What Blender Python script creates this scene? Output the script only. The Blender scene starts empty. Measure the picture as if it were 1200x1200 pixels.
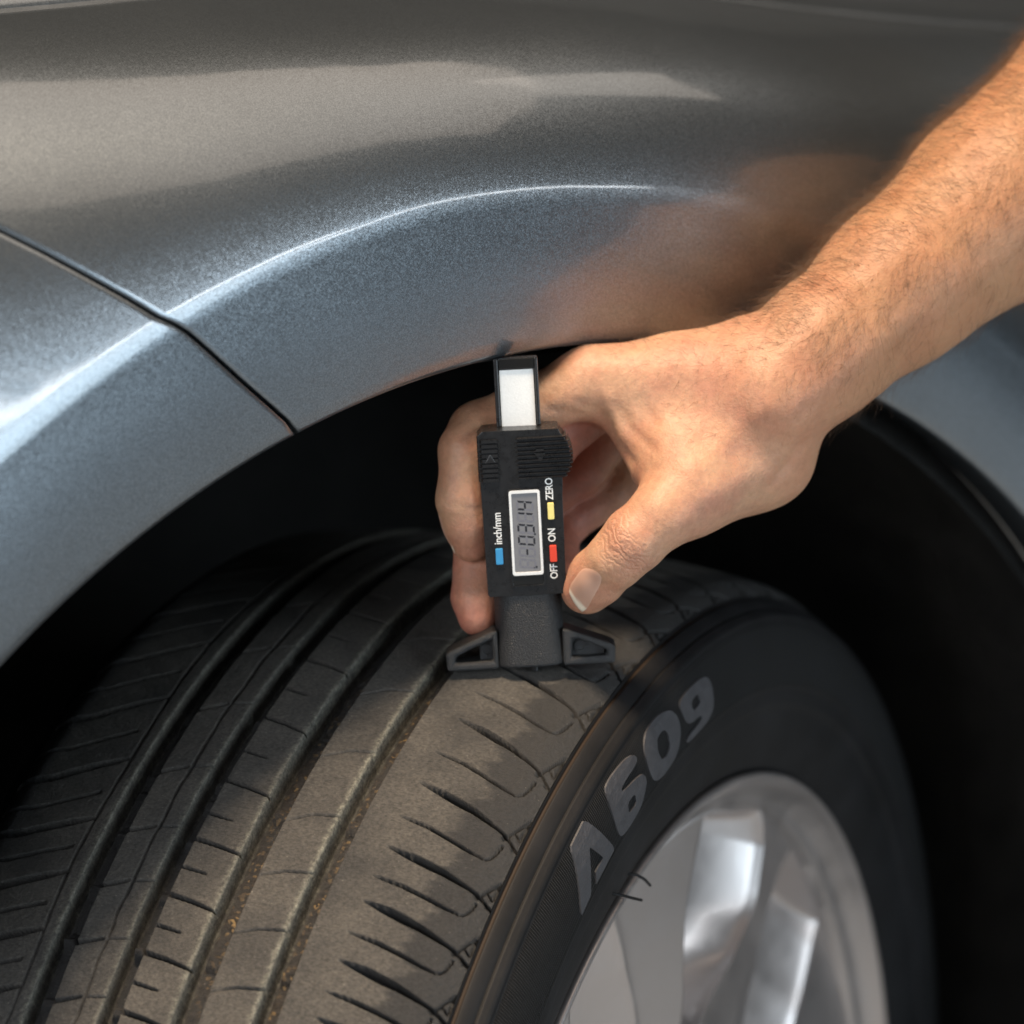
import bpy, math, random
import numpy as np
from mathutils import Vector, Matrix
from mathutils.bvhtree import BVHTree
random.seed(4); RNG = np.random.default_rng(7)
scene = bpy.context.scene
COL = scene.collection

# ------------------------------------------------------------------ camera
# world: X = car forward, Y = outboard (left side of the car), Z = up, ground at z = 0
ZC = 0.314                                   # height of the wheel centre
CAM = np.array([0.9076351821, 1.0950540259, 0.6632331407 + ZC])
CR = np.array([[-0.7643836627, 0.6443904285, 0.0218767427],
               [-0.1294927216, -0.1866676090, 0.9738515486],
               [0.6316242960, 0.7415633347, 0.2261295411]])     # rows: right, up, back
FPX = 4862.94                                # focal length in pixels of a 1200 px frame
cam_d = bpy.data.cameras.new("camera"); cam = bpy.data.objects.new("camera", cam_d); COL.objects.link(cam)
cam_d.sensor_width = 36; cam_d.lens = FPX / 1200 * 36; cam_d.clip_start = .02; cam_d.clip_end = 200
m = Matrix.Identity(4)
for i in range(3):
    for j in range(3): m[i][j] = CR[j][i]
    m[i][3] = CAM[i]
cam.matrix_world = m
cam_d.dof.use_dof = True; cam_d.dof.focus_distance = 1.327; cam_d.dof.aperture_fstop = 8.0
scene.camera = cam

# ------------------------------------------------------------------ light
scene.view_settings.view_transform = 'Standard'; scene.view_settings.look = 'None'
scene.view_settings.exposure = 0.0; scene.view_settings.gamma = 1
W = bpy.data.worlds.new("World"); scene.world = W; W.use_nodes = True
bg = W.node_tree.nodes['Background']; bg.inputs[0].default_value = (.62, .66, .72, 1); bg.inputs[1].default_value = .022
def area(name, loc, target, size, power, color, size_y=None, spread=180):
    d = bpy.data.lights.new(name, 'AREA'); d.energy = power; d.color = color; d.size = size
    if size_y: d.shape = 'RECTANGLE'; d.size_y = size_y
    d.spread = math.radians(spread)
    o = bpy.data.objects.new(name, d); COL.objects.link(o); o.location = loc
    o.rotation_euler = (Vector(target) - Vector(loc)).to_track_quat('-Z', 'Y').to_euler()
    return o
area("warm_work_lamp", (.46, .17, 2.25), (.1, .08, .6), .30, 60, (1, .79, .57))
area("ceiling_panel", (-1.2, 0, 2.95), (-1.2, 0, 0), 1.7, 17, (1, .84, .70), 2.7)
area("ceiling_panel_far", (-2.45, -.3, 2.95), (-1.8, 0, 0), .8, 2.6, (1, .88, .76), .9)
area("door_light", (-.55, 3.2, 1.05), (-.5, .9, .35), 2.0, 56, (.75, .90, 1), 1.6)
area("high_window", (-1.0, 3.4, 2.1), (0, .06, .77), 1.6, 13, (.95, .98, 1), .16)
area("high_window_rear", (-2.65, 3.4, 2.1), (0, .06, .77), 1.5, 9, (.93, .97, 1), .16)
area("front_light", (2.75, .9, 1.3), (.1, .1, .6), 1.3, 42, (.93, .96, 1), 1.0)

# ------------------------------------------------------------------ material helpers
def mat(name):
    mt = bpy.data.materials.new(name); mt.use_nodes = True
    nt = mt.node_tree; p = nt.nodes['Principled BSDF']
    return mt, nt, p
def N(nt, t, **kw):
    n = nt.nodes.new(t)
    for k, v in kw.items():
        if k == 'inp':
            for a, b in v.items(): n.inputs[a].default_value = b
        else: setattr(n, k, v)
    return n
def simple(name, col, rough=.5, metal=0, noise=0, nscale=200, bump=0, bscale=600, coat=0, spec=.5):
    mt, nt, p = mat(name)
    p.inputs['Base Color'].default_value = (*col, 1); p.inputs['Roughness'].default_value = rough
    p.inputs['Metallic'].default_value = metal; p.inputs['Coat Weight'].default_value = coat
    p.inputs['Specular IOR Level'].default_value = spec
    tc = N(nt, 'ShaderNodeTexCoord')
    if noise:
        n = N(nt, 'ShaderNodeTexNoise', inp={'Scale': nscale, 'Detail': 6, 'Roughness': .65})
        r = N(nt, 'ShaderNodeMapRange', inp={'From Min': .25, 'From Max': .75, 'To Min': 1 - noise, 'To Max': 1 + noise})
        mx = N(nt, 'ShaderNodeMix', data_type='RGBA', blend_type='MULTIPLY', inp={0: 1.0})
        nt.links.new(tc.outputs['Object'], n.inputs['Vector']); nt.links.new(n.outputs['Fac'], r.inputs['Value'])
        mx.inputs[6].default_value = (*col, 1); nt.links.new(r.outputs[0], mx.inputs[7]); nt.links.new(mx.outputs[2], p.inputs['Base Color'])
        r2 = N(nt, 'ShaderNodeMapRange', inp={'From Min': .3, 'From Max': .7, 'To Min': max(.02, rough - .08), 'To Max': rough + .08})
        nt.links.new(n.outputs['Fac'], r2.inputs['Value']); nt.links.new(r2.outputs[0], p.inputs['Roughness'])
    if bump:
        n = N(nt, 'ShaderNodeTexNoise', inp={'Scale': bscale, 'Detail': 3, 'Roughness': .6})
        b = N(nt, 'ShaderNodeBump', inp={'Strength': 1, 'Distance': bump})
        nt.links.new(tc.outputs['Object'], n.inputs['Vector']); nt.links.new(n.outputs['Fac'], b.inputs['Height']); nt.links.new(b.outputs[0], p.inputs['Normal'])
    return mt

# car paint: metallic flake under clear coat
def make_paint():
    mt, nt, p = mat("metallic_grey_paint")
    tc = N(nt, 'ShaderNodeTexCoord')
    v = N(nt, 'ShaderNodeTexVoronoi', inp={'Scale': 3400.0})
    nt.links.new(tc.outputs['Object'], v.inputs['Vector'])
    hs = N(nt, 'ShaderNodeSeparateColor'); nt.links.new(v.outputs['Color'], hs.inputs[0])
    cr = N(nt, 'ShaderNodeMapRange', inp={'From Min': 0, 'From Max': 1, 'To Min': .8, 'To Max': 1.22}); nt.links.new(hs.outputs[0], cr.inputs['Value'])
    n = N(nt, 'ShaderNodeTexNoise', inp={'Scale': 14, 'Detail': 4, 'Roughness': .6}); nt.links.new(tc.outputs['Object'], n.inputs['Vector'])
    nr = N(nt, 'ShaderNodeMapRange', inp={'From Min': .3, 'From Max': .7, 'To Min': .94, 'To Max': 1.06}); nt.links.new(n.outputs['Fac'], nr.inputs['Value'])
    mu = N(nt, 'ShaderNodeMath', operation='MULTIPLY'); nt.links.new(cr.outputs[0], mu.inputs[0]); nt.links.new(nr.outputs[0], mu.inputs[1])
    mx = N(nt, 'ShaderNodeMix', data_type='RGBA', blend_type='MULTIPLY', inp={0: 1.0}); mx.inputs[6].default_value = (.165, .188, .210, 1)
    nt.links.new(mu.outputs[0], mx.inputs[7]); nt.links.new(mx.outputs[2], p.inputs['Base Color'])
    # flake tilt
    sub = N(nt, 'ShaderNodeVectorMath', operation='SUBTRACT'); sub.inputs[1].default_value = (.5, .5, .5); nt.links.new(v.outputs['Color'], sub.inputs[0])
    sc = N(nt, 'ShaderNodeVectorMath', operation='SCALE'); sc.inputs['Scale'].default_value = .13; nt.links.new(sub.outputs[0], sc.inputs[0])
    ge = N(nt, 'ShaderNodeNewGeometry'); ad = N(nt, 'ShaderNodeVectorMath', operation='ADD'); nt.links.new(ge.outputs['Normal'], ad.inputs[0]); nt.links.new(sc.outputs[0], ad.inputs[1])
    no = N(nt, 'ShaderNodeVectorMath', operation='NORMALIZE'); nt.links.new(ad.outputs[0], no.inputs[0]); nt.links.new(no.outputs[0], p.inputs['Normal'])
    p.inputs['Metallic'].default_value = .88; p.inputs['Roughness'].default_value = .31
    p.inputs['Coat Weight'].default_value = 1; p.inputs['Coat IOR'].default_value = 1.52
    # dust and wiping smears in the clear coat
    n2 = N(nt, 'ShaderNodeTexNoise', inp={'Scale': 45, 'Detail': 8, 'Roughness': .7}); mp = N(nt, 'ShaderNodeMapping'); mp.inputs['Scale'].default_value = (1, 1, 3.5)
    nt.links.new(tc.outputs['Object'], mp.inputs[0]); nt.links.new(mp.outputs[0], n2.inputs['Vector'])
    r2 = N(nt, 'ShaderNodeMapRange', inp={'From Min': .35, 'From Max': .75, 'To Min': .06, 'To Max': .13}); nt.links.new(n2.outputs['Fac'], r2.inputs['Value']); nt.links.new(r2.outputs[0], p.inputs['Coat Roughness'])
    n3 = N(nt, 'ShaderNodeTexNoise', inp={'Scale': 11, 'Detail': 3, 'Roughness': .5}); nt.links.new(tc.outputs['Object'], n3.inputs['Vector'])
    cb = N(nt, 'ShaderNodeBump', inp={'Strength': .6, 'Distance': .0014}); nt.links.new(n3.outputs['Fac'], cb.inputs['Height']); nt.links.new(cb.outputs[0], p.inputs['Coat Normal'])
    return mt
PAINT = make_paint()
BLACKP = simple("black_arch_plastic", (.018, .017, .016), .8, noise=.5, nscale=30, bump=.0012, bscale=300, spec=.25)

def make_rubber(tread=True):
    mt, nt, p = mat("tread_rubber" if tread else "sidewall_rubber")
    tc = N(nt, 'ShaderNodeTexCoord')
    n = N(nt, 'ShaderNodeTexNoise', inp={'Scale': 620, 'Detail': 8, 'Roughness': .78}); nt.links.new(tc.outputs['Object'], n.inputs['Vector'])
    nb = N(nt, 'ShaderNodeTexNoise', inp={'Scale': 42, 'Detail': 5, 'Roughness': .6}); nt.links.new(tc.outputs['Object'], nb.inputs['Vector'])
    if tread:
        def attr(a): 
            q = N(nt, 'ShaderNodeAttribute'); q.attribute_name = a; return q
        base = (.024, .024, .025, 1)
        m1 = N(nt, 'ShaderNodeMix', data_type='RGBA'); m1.inputs[6].default_value = base; m1.inputs[7].default_value = (.094, .086, .076, 1)
        # dust broken up by noise
        ds = attr('dust'); md = N(nt, 'ShaderNodeMapRange', inp={'From Min': .3, 'From Max': .68, 'To Min': .35, 'To Max': 1.2}); nt.links.new(nb.outputs['Fac'], md.inputs['Value'])
        mm = N(nt, 'ShaderNodeMath', operation='MULTIPLY'); nt.links.new(ds.outputs['Fac'], mm.inputs[0]); nt.links.new(md.outputs[0], mm.inputs[1])
        mf = N(nt, 'ShaderNodeMapRange', inp={'From Min': .25, 'From Max': .8, 'To Min': .25, 'To Max': 1.5}); nt.links.new(n.outputs['Fac'], mf.inputs['Value'])
        m3 = N(nt, 'ShaderNodeMath', operation='MULTIPLY', use_clamp=True); nt.links.new(mm.outputs[0], m3.inputs[0]); nt.links.new(mf.outputs[0], m3.inputs[1])
        nt.links.new(m3.outputs[0], m1.inputs[0])
        # pale worn rib edges
        ed = attr('edge'); me = N(nt, 'ShaderNodeMapRange', inp={'From Min': .40, 'From Max': .66, 'To Min': .1, 'To Max': 1}); nt.links.new(n.outputs['Fac'], me.inputs['Value'])
        mm2 = N(nt, 'ShaderNodeMath', operation='MULTIPLY', use_clamp=True); nt.links.new(ed.outputs['Fac'], mm2.inputs[0]); nt.links.new(me.outputs[0], mm2.inputs[1])
        m2 = N(nt, 'ShaderNodeMix', data_type='RGBA'); m2.inputs[7].default_value = (.30, .295, .24, 1); nt.links.new(m1.outputs[2], m2.inputs[6]); nt.links.new(mm2.outputs[0], m2.inputs[0])
        # mud and grit lying in the grooves
        mu = attr('mud'); v = N(nt, 'ShaderNodeTexVoronoi', inp={'Scale': 900.0}); nt.links.new(tc.outputs['Object'], v.inputs['Vector'])
        hs = N(nt, 'ShaderNodeSeparateColor'); nt.links.new(v.outputs['Color'], hs.inputs[0])
        cr = N(nt, 'ShaderNodeValToRGB'); cr.color_ramp.elements[0].color = (.018, .013, .009, 1); cr.color_ramp.elements[1].color = (.40, .26, .10, 1); cr.color_ramp.elements[1].position = .97
        e = cr.color_ramp.elements.new(.8); e.color = (.045, .031, .019, 1); nt.links.new(hs.outputs[0], cr.inputs[0])
        mmu = N(nt, 'ShaderNodeMapRange', inp={'From Min': .35, 'From Max': .62, 'To Min': .15, 'To Max': 1}); nt.links.new(nb.outputs['Fac'], mmu.inputs['Value'])
        mm4 = N(nt, 'ShaderNodeMath', operation='MULTIPLY', use_clamp=True); nt.links.new(mu.outputs['Fac'], mm4.inputs[0]); nt.links.new(mmu.outputs[0], mm4.inputs[1])
        m4 = N(nt, 'ShaderNodeMix', data_type='RGBA'); nt.links.new(m2.outputs[2], m4.inputs[6]); nt.links.new(cr.outputs[0], m4.inputs[7]); nt.links.new(mm4.outputs[0], m4.inputs[0])
        # specks
        vs = N(nt, 'ShaderNodeTexVoronoi', inp={'Scale': 330.0}); nt.links.new(tc.outputs['Object'], vs.inputs['Vector'])
        sp = N(nt, 'ShaderNodeMapRange', inp={'From Min': .10, 'From Max': .04, 'To Min': 0, 'To Max': .55}); nt.links.new(vs.outputs['Distance'], sp.inputs['Value'])
        m5 = N(nt, 'ShaderNodeMix', data_type='RGBA'); m5.inputs[7].default_value = (.2, .185, .16, 1); nt.links.new(m4.outputs[2], m5.inputs[6]); nt.links.new(sp.outputs[0], m5.inputs[0])
        g1 = N(nt, 'ShaderNodeTexNoise', inp={'Scale': 1300, 'Detail': 4, 'Roughness': .7}); mpg = N(nt, 'ShaderNodeMapping'); mpg.inputs['Scale'].default_value = (1, .55, 1); nt.links.new(tc.outputs['Object'], mpg.inputs[0]); nt.links.new(mpg.outputs[0], g1.inputs['Vector'])
        gr = N(nt, 'ShaderNodeMapRange', inp={'From Min': .32, 'From Max': .68, 'To Min': .55, 'To Max': 1.4}); nt.links.new(g1.outputs['Fac'], gr.inputs['Value'])
        m6 = N(nt, 'ShaderNodeMix', data_type='RGBA', blend_type='MULTIPLY', inp={0: 1.0}); nt.links.new(m5.outputs[2], m6.inputs[6]); nt.links.new(gr.outputs[0], m6.inputs[7])
        nt.links.new(m6.outputs[2], p.inputs['Base Color'])
        rr = N(nt, 'ShaderNodeMapRange', inp={'From Min': 0, 'From Max': 1, 'To Min': .5, 'To Max': .82}); nt.links.new(m3.outputs[0], rr.inputs['Value']); nt.links.new(rr.outputs[0], p.inputs['Roughness'])
        b = N(nt, 'ShaderNodeBump', inp={'Strength': 1.0, 'Distance': .0012}); nt.links.new(n.outputs['Fac'], b.inputs['Height'])
        b2 = N(nt, 'ShaderNodeBump', inp={'Strength': .5, 'Distance': .0016}); nt.links.new(mm4.outputs[0], b2.inputs['Height']); nt.links.new(b.outputs[0], b2.inputs['Normal'])
        nt.links.new(b2.outputs[0], p.inputs['Normal'])
    else:
        # fine moulded serration radiating on the letter band
        q = N(nt, 'ShaderNodeAttribute'); q.attribute_name = 'ang'
        s = N(nt, 'ShaderNodeMath', operation='SINE'); nt.links.new(q.outputs['Fac'], s.inputs[0])
        bd = N(nt, 'ShaderNodeAttribute'); bd.attribute_name = 'band'
        mm = N(nt, 'ShaderNodeMath', operation='MULTIPLY'); nt.links.new(s.outputs[0], mm.inputs[0]); nt.links.new(bd.outputs['Fac'], mm.inputs[1])
        b = N(nt, 'ShaderNodeBump', inp={'Strength': 1, 'Distance': .0013}); nt.links.new(mm.outputs[0], b.inputs['Height'])
        b2 = N(nt, 'ShaderNodeBump', inp={'Strength': .4, 'Distance': .0004}); nt.links.new(n.outputs['Fac'], b2.inputs['Height']); nt.links.new(b.outputs[0], b2.inputs['Normal'])
        nt.links.new(b2.outputs[0], p.inputs['Normal'])
        cr = N(nt, 'ShaderNodeValToRGB'); cr.color_ramp.elements[0].color = (.005, .005, .0055, 1); cr.color_ramp.elements[1].color = (.013, .013, .0145, 1); cr.color_ramp.elements[0].position = .3; cr.color_ramp.elements[1].position = .75
        nt.links.new(nb.outputs['Fac'], cr.inputs[0])
        cm = N(nt, 'ShaderNodeMapRange', inp={'From Min': .1, 'From Max': .9, 'To Min': 0, 'To Max': .85}); nt.links.new(mm.outputs[0], cm.inputs['Value'])
        m0 = N(nt, 'ShaderNodeMix', data_type='RGBA'); m0.inputs[7].default_value = (.085, .085, .088, 1); nt.links.new(cr.outputs[0], m0.inputs[6]); nt.links.new(cm.outputs[0], m0.inputs[0])  # ridge crests also painted paler, standing in for light catching the relief
        du = N(nt, 'ShaderNodeAttribute'); du.attribute_name = 'dirt'
        m1 = N(nt, 'ShaderNodeMix', data_type='RGBA'); m1.inputs[7].default_value = (.035, .022, .014, 1); nt.links.new(m0.outputs[2], m1.inputs[6]); nt.links.new(du.outputs['Fac'], m1.inputs[0])
        nt.links.new(m1.outputs[2], p.inputs['Base Color']); p.inputs['Roughness'].default_value = .58; p.inputs['Specular IOR Level'].default_value = .22
    return mt
TREAD = make_rubber(True); SIDE = make_rubber(False)
LETTER = simple("moulded_letter_rubber", (.048, .047, .052), .55, noise=.2, nscale=300, bump=.0003, bscale=900)
ALLOY = simple("silver_alloy", (.46, .42, .41), .36, .78, noise=.05, nscale=60, coat=.3)
DARKMETAL = simple("dark_brake_metal", (.03, .03, .03), .7, .3)  # plain dark metal for the brake disc
ABS = simple("black_abs", (.011, .011, .012), .3, noise=.12, nscale=400, bump=.00006, bscale=2500)
ABSR = simple("textured_black_abs", (.018, .0185, .02), .38, noise=.2, nscale=1200, bump=.0005, bscale=2200)
ABSG = simple("gloss_black_abs", (.012, .012, .012), .2)
WHITEINK = simple("white_ink", (.78, .78, .76), .55)
STICKER = simple("pale_grey_sticker", (.78, .78, .765), .45, 0, noise=.05, nscale=900, bump=.00008, bscale=1500)
BEZEL = simple("white_bezel", (.74, .74, .73), .35, noise=.04, nscale=800)
LCD = simple("lcd_glass", (.185, .185, .195), .2, noise=.05, nscale=300, coat=.6)
LCDON = simple("lcd_segment", (.022, .022, .028), .3)
LCDOFF = simple("lcd_idle_segment", (.15, .15, .175), .3)
YELLOW = simple("yellow_rubber", (.78, .66, .22), .5, noise=.06, nscale=900)
RED = simple("red_rubber", (.68, .055, .025), .5, noise=.06, nscale=900)
BLUE = simple("blue_rubber", (.035, .25, .50), .5, noise=.06, nscale=900)
STEEL = simple("probe_steel", (.35, .35, .35), .35, .9)
CONCRETE = simple("pale_concrete", (.36, .40, .44), .7, noise=.15, nscale=5, bump=.002, bscale=60)
WALLM = simple("pale_wall_plaster", (.62, .57, .52), .8, noise=.05, nscale=3, bump=.001, bscale=80)

# ------------------------------------------------------------------ object helpers
def mesh_obj(name, V, F, material, parent=None, smooth=True, mats=None):
    me = bpy.data.meshes.new(name)
    V = np.asarray(V, dtype=np.float32)
    if isinstance(F, np.ndarray) and F.ndim == 2:
        k = F.shape[1]
        me.vertices.add(len(V)); me.vertices.foreach_set('co', V.ravel())
        me.loops.add(F.size); me.loops.foreach_set('vertex_index', F.astype(np.int32).ravel())
        me.polygons.add(len(F)); me.polygons.foreach_set('loop_start', np.arange(0, F.size, k, dtype=np.int32))
        me.update(calc_edges=True)
    else:
        me.from_pydata([tuple(map(float, v)) for v in V], [], [tuple(int(i) for i in f) for f in F]); me.update()
    me.polygons.foreach_set('use_smooth', [smooth] * len(me.polygons))
    me.materials.append(material)
    o = bpy.data.objects.new(name, me); COL.objects.link(o)
    if parent: o.parent = parent
    return o
def empty(name, label=None, cat=None, parent=None, M4=None):
    o = bpy.data.objects.new(name, None); COL.objects.link(o); o.empty_display_size = .05
    if label: o['label'] = label
    if cat: o['category'] = cat
    if parent: o.parent = parent
    if M4 is not None: o.matrix_world = M4
    return o
def fattr(o, name, vals):
    a = o.data.attributes.new(name, 'FLOAT', 'POINT'); a.data.foreach_set('value', np.asarray(vals, dtype=np.float32).ravel())
def grid_faces(nu, nv, closed_u=False, flip=False):
    iu = np.arange(nu if closed_u else nu - 1); iv = np.arange(nv - 1)
    A, B = np.meshgrid(iu, iv, indexing='ij'); A2 = (A + 1) % nu
    f = np.stack([A * nv + B, A2 * nv + B, A2 * nv + B + 1, A * nv + B + 1], -1).reshape(-1, 4)
    return f[:, ::-1].copy() if flip else f
def bevel(o, w, seg=2, angle=35):
    b = o.modifiers.new('bevel', 'BEVEL'); b.width = w; b.segments = seg; b.limit_method = 'ANGLE'; b.angle_limit = math.radians(angle); b.harden_normals = False
def prism(name, outline, z0, z1, material, parent, holes=None, bev=0, smooth=True):
    """closed 2-D outline (x,y) extruded from z0 to z1; holes are triangulated out"""
    import bmesh
    from mathutils.geometry import tessellate_polygon
    loops = [outline] + (holes or [])
    flat = [p for l in loops for p in l]
    tris = tessellate_polygon([[Vector((p[0], p[1], 0)) for p in l] for l in loops])
    n = len(flat); V = [(p[0], p[1], z1) for p in flat] + [(p[0], p[1], z0) for p in flat]
    F = []
    for t in tris:
        a, b, c = t
        pa, pb, pc = flat[a], flat[b], flat[c]
        if (pb[0]-pa[0])*(pc[1]-pa[1]) - (pb[1]-pa[1])*(pc[0]-pa[0]) < 0: a, c = c, a
        F.append((a, b, c)); F.append((c + n, b + n, a + n))
    k = 0
    for l in loops:
        m_ = len(l)
        for i in range(m_):
            F.append((k + i, k + n + i, k + n + (i + 1) % m_, k + (i + 1) % m_))
        k += m_
    bm = bmesh.new(); vs = [bm.verts.new(v) for v in V]
    for f in F:
        try: bm.faces.new([vs[i] for i in f])
        except ValueError: pass
    bmesh.ops.recalc_face_normals(bm, faces=bm.faces)
    bmesh.ops.dissolve_limit(bm, angle_limit=.01, verts=bm.verts, edges=bm.edges) if not holes else None
    me = bpy.data.meshes.new(name); bm.to_mesh(me); bm.free()
    me.materials.append(material)
    me.polygons.foreach_set('use_smooth', [False] * len(me.polygons))
    o = bpy.data.objects.new(name, me); COL.objects.link(o)
    if parent: o.parent = parent
    if bev: bevel(o, bev)
    return o
def rrect(x0, y0, x1, y1, r, n=4):
    pts = []
    for cx, cy, a0 in ((x1 - r, y1 - r, 0), (x0 + r, y1 - r, 90), (x0 + r, y0 + r, 180), (x1 - r, y0 + r, 270)):
        for i in range(n + 1):
            a = math.radians(a0 + 90 * i / n); pts.append((cx + r * math.cos(a), cy + r * math.sin(a)))
    return pts
def tube(name, pts, r, material, parent=None, nseg=8, r_end=None):
    P = np.array(pts, float); n = len(P); V = []
    T = np.gradient(P, axis=0); T /= np.linalg.norm(T, axis=1)[:, None]
    u = np.cross(T[0], [.3, .5, .81]); u /= np.linalg.norm(u)
    for i in range(n):
        u = u - T[i] * (u @ T[i]); u /= np.linalg.norm(u); v = np.cross(T[i], u)
        rr = r if r_end is None else r + (r_end - r) * i / (n - 1)
        for k in range(nseg):
            a = 2 * math.pi * k / nseg; V.append(P[i] + rr * (math.cos(a) * u + math.sin(a) * v))
    F = [(i * nseg + k, i * nseg + (k + 1) % nseg, (i + 1) * nseg + (k + 1) % nseg, (i + 1) * nseg + k) for i in range(n - 1) for k in range(nseg)]
    F += [tuple(range(nseg))[::-1], tuple(range((n - 1) * nseg, n * nseg))]
    return mesh_obj(name, V, F, material, parent)

# ------------------------------------------------------------------ setting
g = mesh_obj("ground", [(-14, -14, 0), (14, -14, 0), (14, 14, 0), (-14, 14, 0)], [(0, 1, 2, 3)], CONCRETE, smooth=False); g['kind'] = 'structure'
wv = [(-9, -6, 0), (9, -6, 0), (9, -6, 3.2), (-9, -6, 3.2), (-9, -6.2, 0), (9, -6.2, 0), (9, -6.2, 3.2), (-9, -6.2, 3.2)]
wl = mesh_obj("wall", wv, [(1, 0, 3, 2), (4, 5, 6, 7), (3, 7, 6, 2), (0, 4, 7, 3), (5, 1, 2, 6)], WALLM, smooth=False); wl['kind'] = 'structure'

# ------------------------------------------------------------------ car body
car = empty("car", "metallic blue grey car, its front wheel turned outward under the wheel arch", "car")
AX, AZ, RL, YL = .0281, .0553 + ZC, .35168, .0830
def rc_of(phi): return np.interp(phi, [40, 67, 82, 87, 92, 105, 120, 142], [.4085, .4080, .4068, .4048, .4024, .3994, .3965, .396])
def profile(phi):
    """points of one body section, from the lip return up to the top of the fender"""
    a = math.radians(phi); ca, sa = math.cos(a), math.sin(a)
    rc = rc_of(phi)
    def rad(r, y): return np.array([AX + r * ca, y, AZ + r * sa])
    pts = [rad(RL + .0045, YL - .0286), rad(RL + .0012, YL - .0126), rad(RL + .0002, YL - .0041), rad(RL + .0002, YL - .0023), rad(RL + .0009, YL - .0008), rad(RL + .0024, YL - .0001)]
    yc = .0868
    for t in np.linspace(0, 1, 12)[1:]:
        r = RL + .0024 + t * (rc - .0045 - RL - .0024); pts.append(rad(r, YL - .0001 + (yc - YL) * t + .0016 * math.sin(math.pi * t)))
    # upper body Bezier
    zt = .514 + ZC; xt = AX + (zt - AZ) * ca / max(sa, .55)
    zt += .010 * math.exp(-((xt + .05) / .13) ** 2); zt -= .0294 * np.clip((.116 - xt) / .392, 0, 1.6) ** 1.3; C0 = rad(rc, yc); T3 = np.array([xt, -.0371, zt])
    up = rad(rc + .045, yc - .017) ; U2 = np.array([xt * .72 + C0[0] * .28, .0433, zt - .010])
    B = lambda t: (1-t)**3 * C0 + 3*(1-t)**2*t * up + 3*(1-t)*t*t * U2 + t**3 * T3
    s0 = pts[-1]; tb = .034; s1 = B(tb)
    for t in np.linspace(0, 1, 8)[1:]: pts.append((1-t)**2 * s0 + 2*(1-t)*t * C0 + t*t * s1)
    for t in np.linspace(tb, 1, 30)[1:]: pts.append(B(t))
    last = pts[-1]
    pts += [last + np.array([0, -.002, -.0012]), last + np.array([0, -.0026, -.006]), last + np.array([0, -.0026, -.02])]
    return np.array(pts)
NP_ = len(profile(90))
#SEAM#
SEAM = np.array([72.45, 72.45, 72.45, 72.45, 72.45, 72.3, 71.97, 71.49, 71.03, 70.58, 70.15, 69.74, 69.36, 68.99, 68.64, 68.29, 67.93, 67.8, 67.67, 67.54, 67.4, 67.24, 67.08, 66.92, 66.54, 66.16, 65.76, 65.37, 64.98, 64.59, 64.21, 63.8, 63.39, 62.98, 62.58, 62.17, 61.77, 61.38, 61.0, 60.64, 60.29, 59.96, 59.65, 59.37, 59.13, 58.9, 58.7, 58.5, 58.4]); SEAM = np.concatenate([SEAM, np.full(NP_ - len(SEAM), SEAM[-1])])
GAPR = .0010; SGN = -1
def body_piece(name, side, phi_end, ncol):
    V = np.zeros((ncol + 3, NP_, 3))
    cache = {}
    for j in range(NP_):
        ps = SEAM[j]
        rad_ = np.hypot(*(profile(ps)[j][[0, 2]] - [AX, AZ]))
        d = math.degrees(GAPR / rad_) * side
        ws = np.linspace(0, 1, ncol) ** 1.25
        for i, w in enumerate(ws):
            V[i + 3, j] = profile(ps + d + w * (phi_end - ps - d))[j]
    # rolled edge along the seam
    for j in range(NP_):
        e = V[3, j]; t = V[5, j] - e; t /= np.linalg.norm(t) + 1e-9
        a_ = V[3, min(j + 1, NP_ - 1)] - V[3, max(j - 1, 0)]; a_ /= np.linalg.norm(a_) + 1e-9
        n = np.cross(a_, t) * side; n /= np.linalg.norm(n) + 1e-9; n *= SGN
        V[2, j] = e - t * .0003 - n * .0003; V[1, j] = e - t * .0004 - n * .002; V[0, j] = e - t * .0004 - n * .012
    f = grid_faces(ncol + 3, NP_, flip=(side < 0))
    o = mesh_obj(name, V.reshape(-1, 3), f, PAINT, car)
    return o
if True:
    fender = body_piece("fender", +1, 142, 90)
    bumper = body_piece("bumper", -1, 34, 50)
# dark backing strip behind the seam
sb = np.array([profile(SEAM[j] + dd)[j] for j in range(3, NP_ - 3) for dd in (-2.2, 2.2)]); sb[:, 1] -= .009; sb[:, 2] -= .004
mesh_obj("seam_backing", sb, grid_faces(NP_ - 6, 2), BLACKP, car)
# bonnet
V = []
for x in np.linspace(-.62, .62, 40):
    for k, (y, z) in enumerate([(-.0417, .493), (-.0417, .512), (-.0424, .516), (-.0447, .5175), (-.097, .522), (-.28, .533), (-.58, .541), (-.88, .543)]):
        V.append((x, y, z - .0015 + (.010 * math.exp(-((x + .05) / .13) ** 2) if k < 5 else 0) + ZC - .030 * min(1.6, max(0, (.116 - x) / .392)) ** 1.3 * (1 if k < 5 else .3)))
mesh_obj("bonnet", V, grid_faces(40, 8, flip=True), PAINT, car)
# wheel arch liner: shell, inner panel, and a rib ring
V = []
ls = [(.3455, .060), (.358, .050), (.366, -.02), (.366, -.26), (.33, -.30), (.2, -.31), (.02, -.31)]
for a in np.linspace(-30, 210, 90):
    for r, y in ls: V.append((AX + r * math.cos(math.radians(a)), y, AZ + r * math.sin(math.radians(a))))
mesh_obj("wheel_arch_liner", V, grid_faces(90, len(ls)), BLACKP, car)

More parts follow.
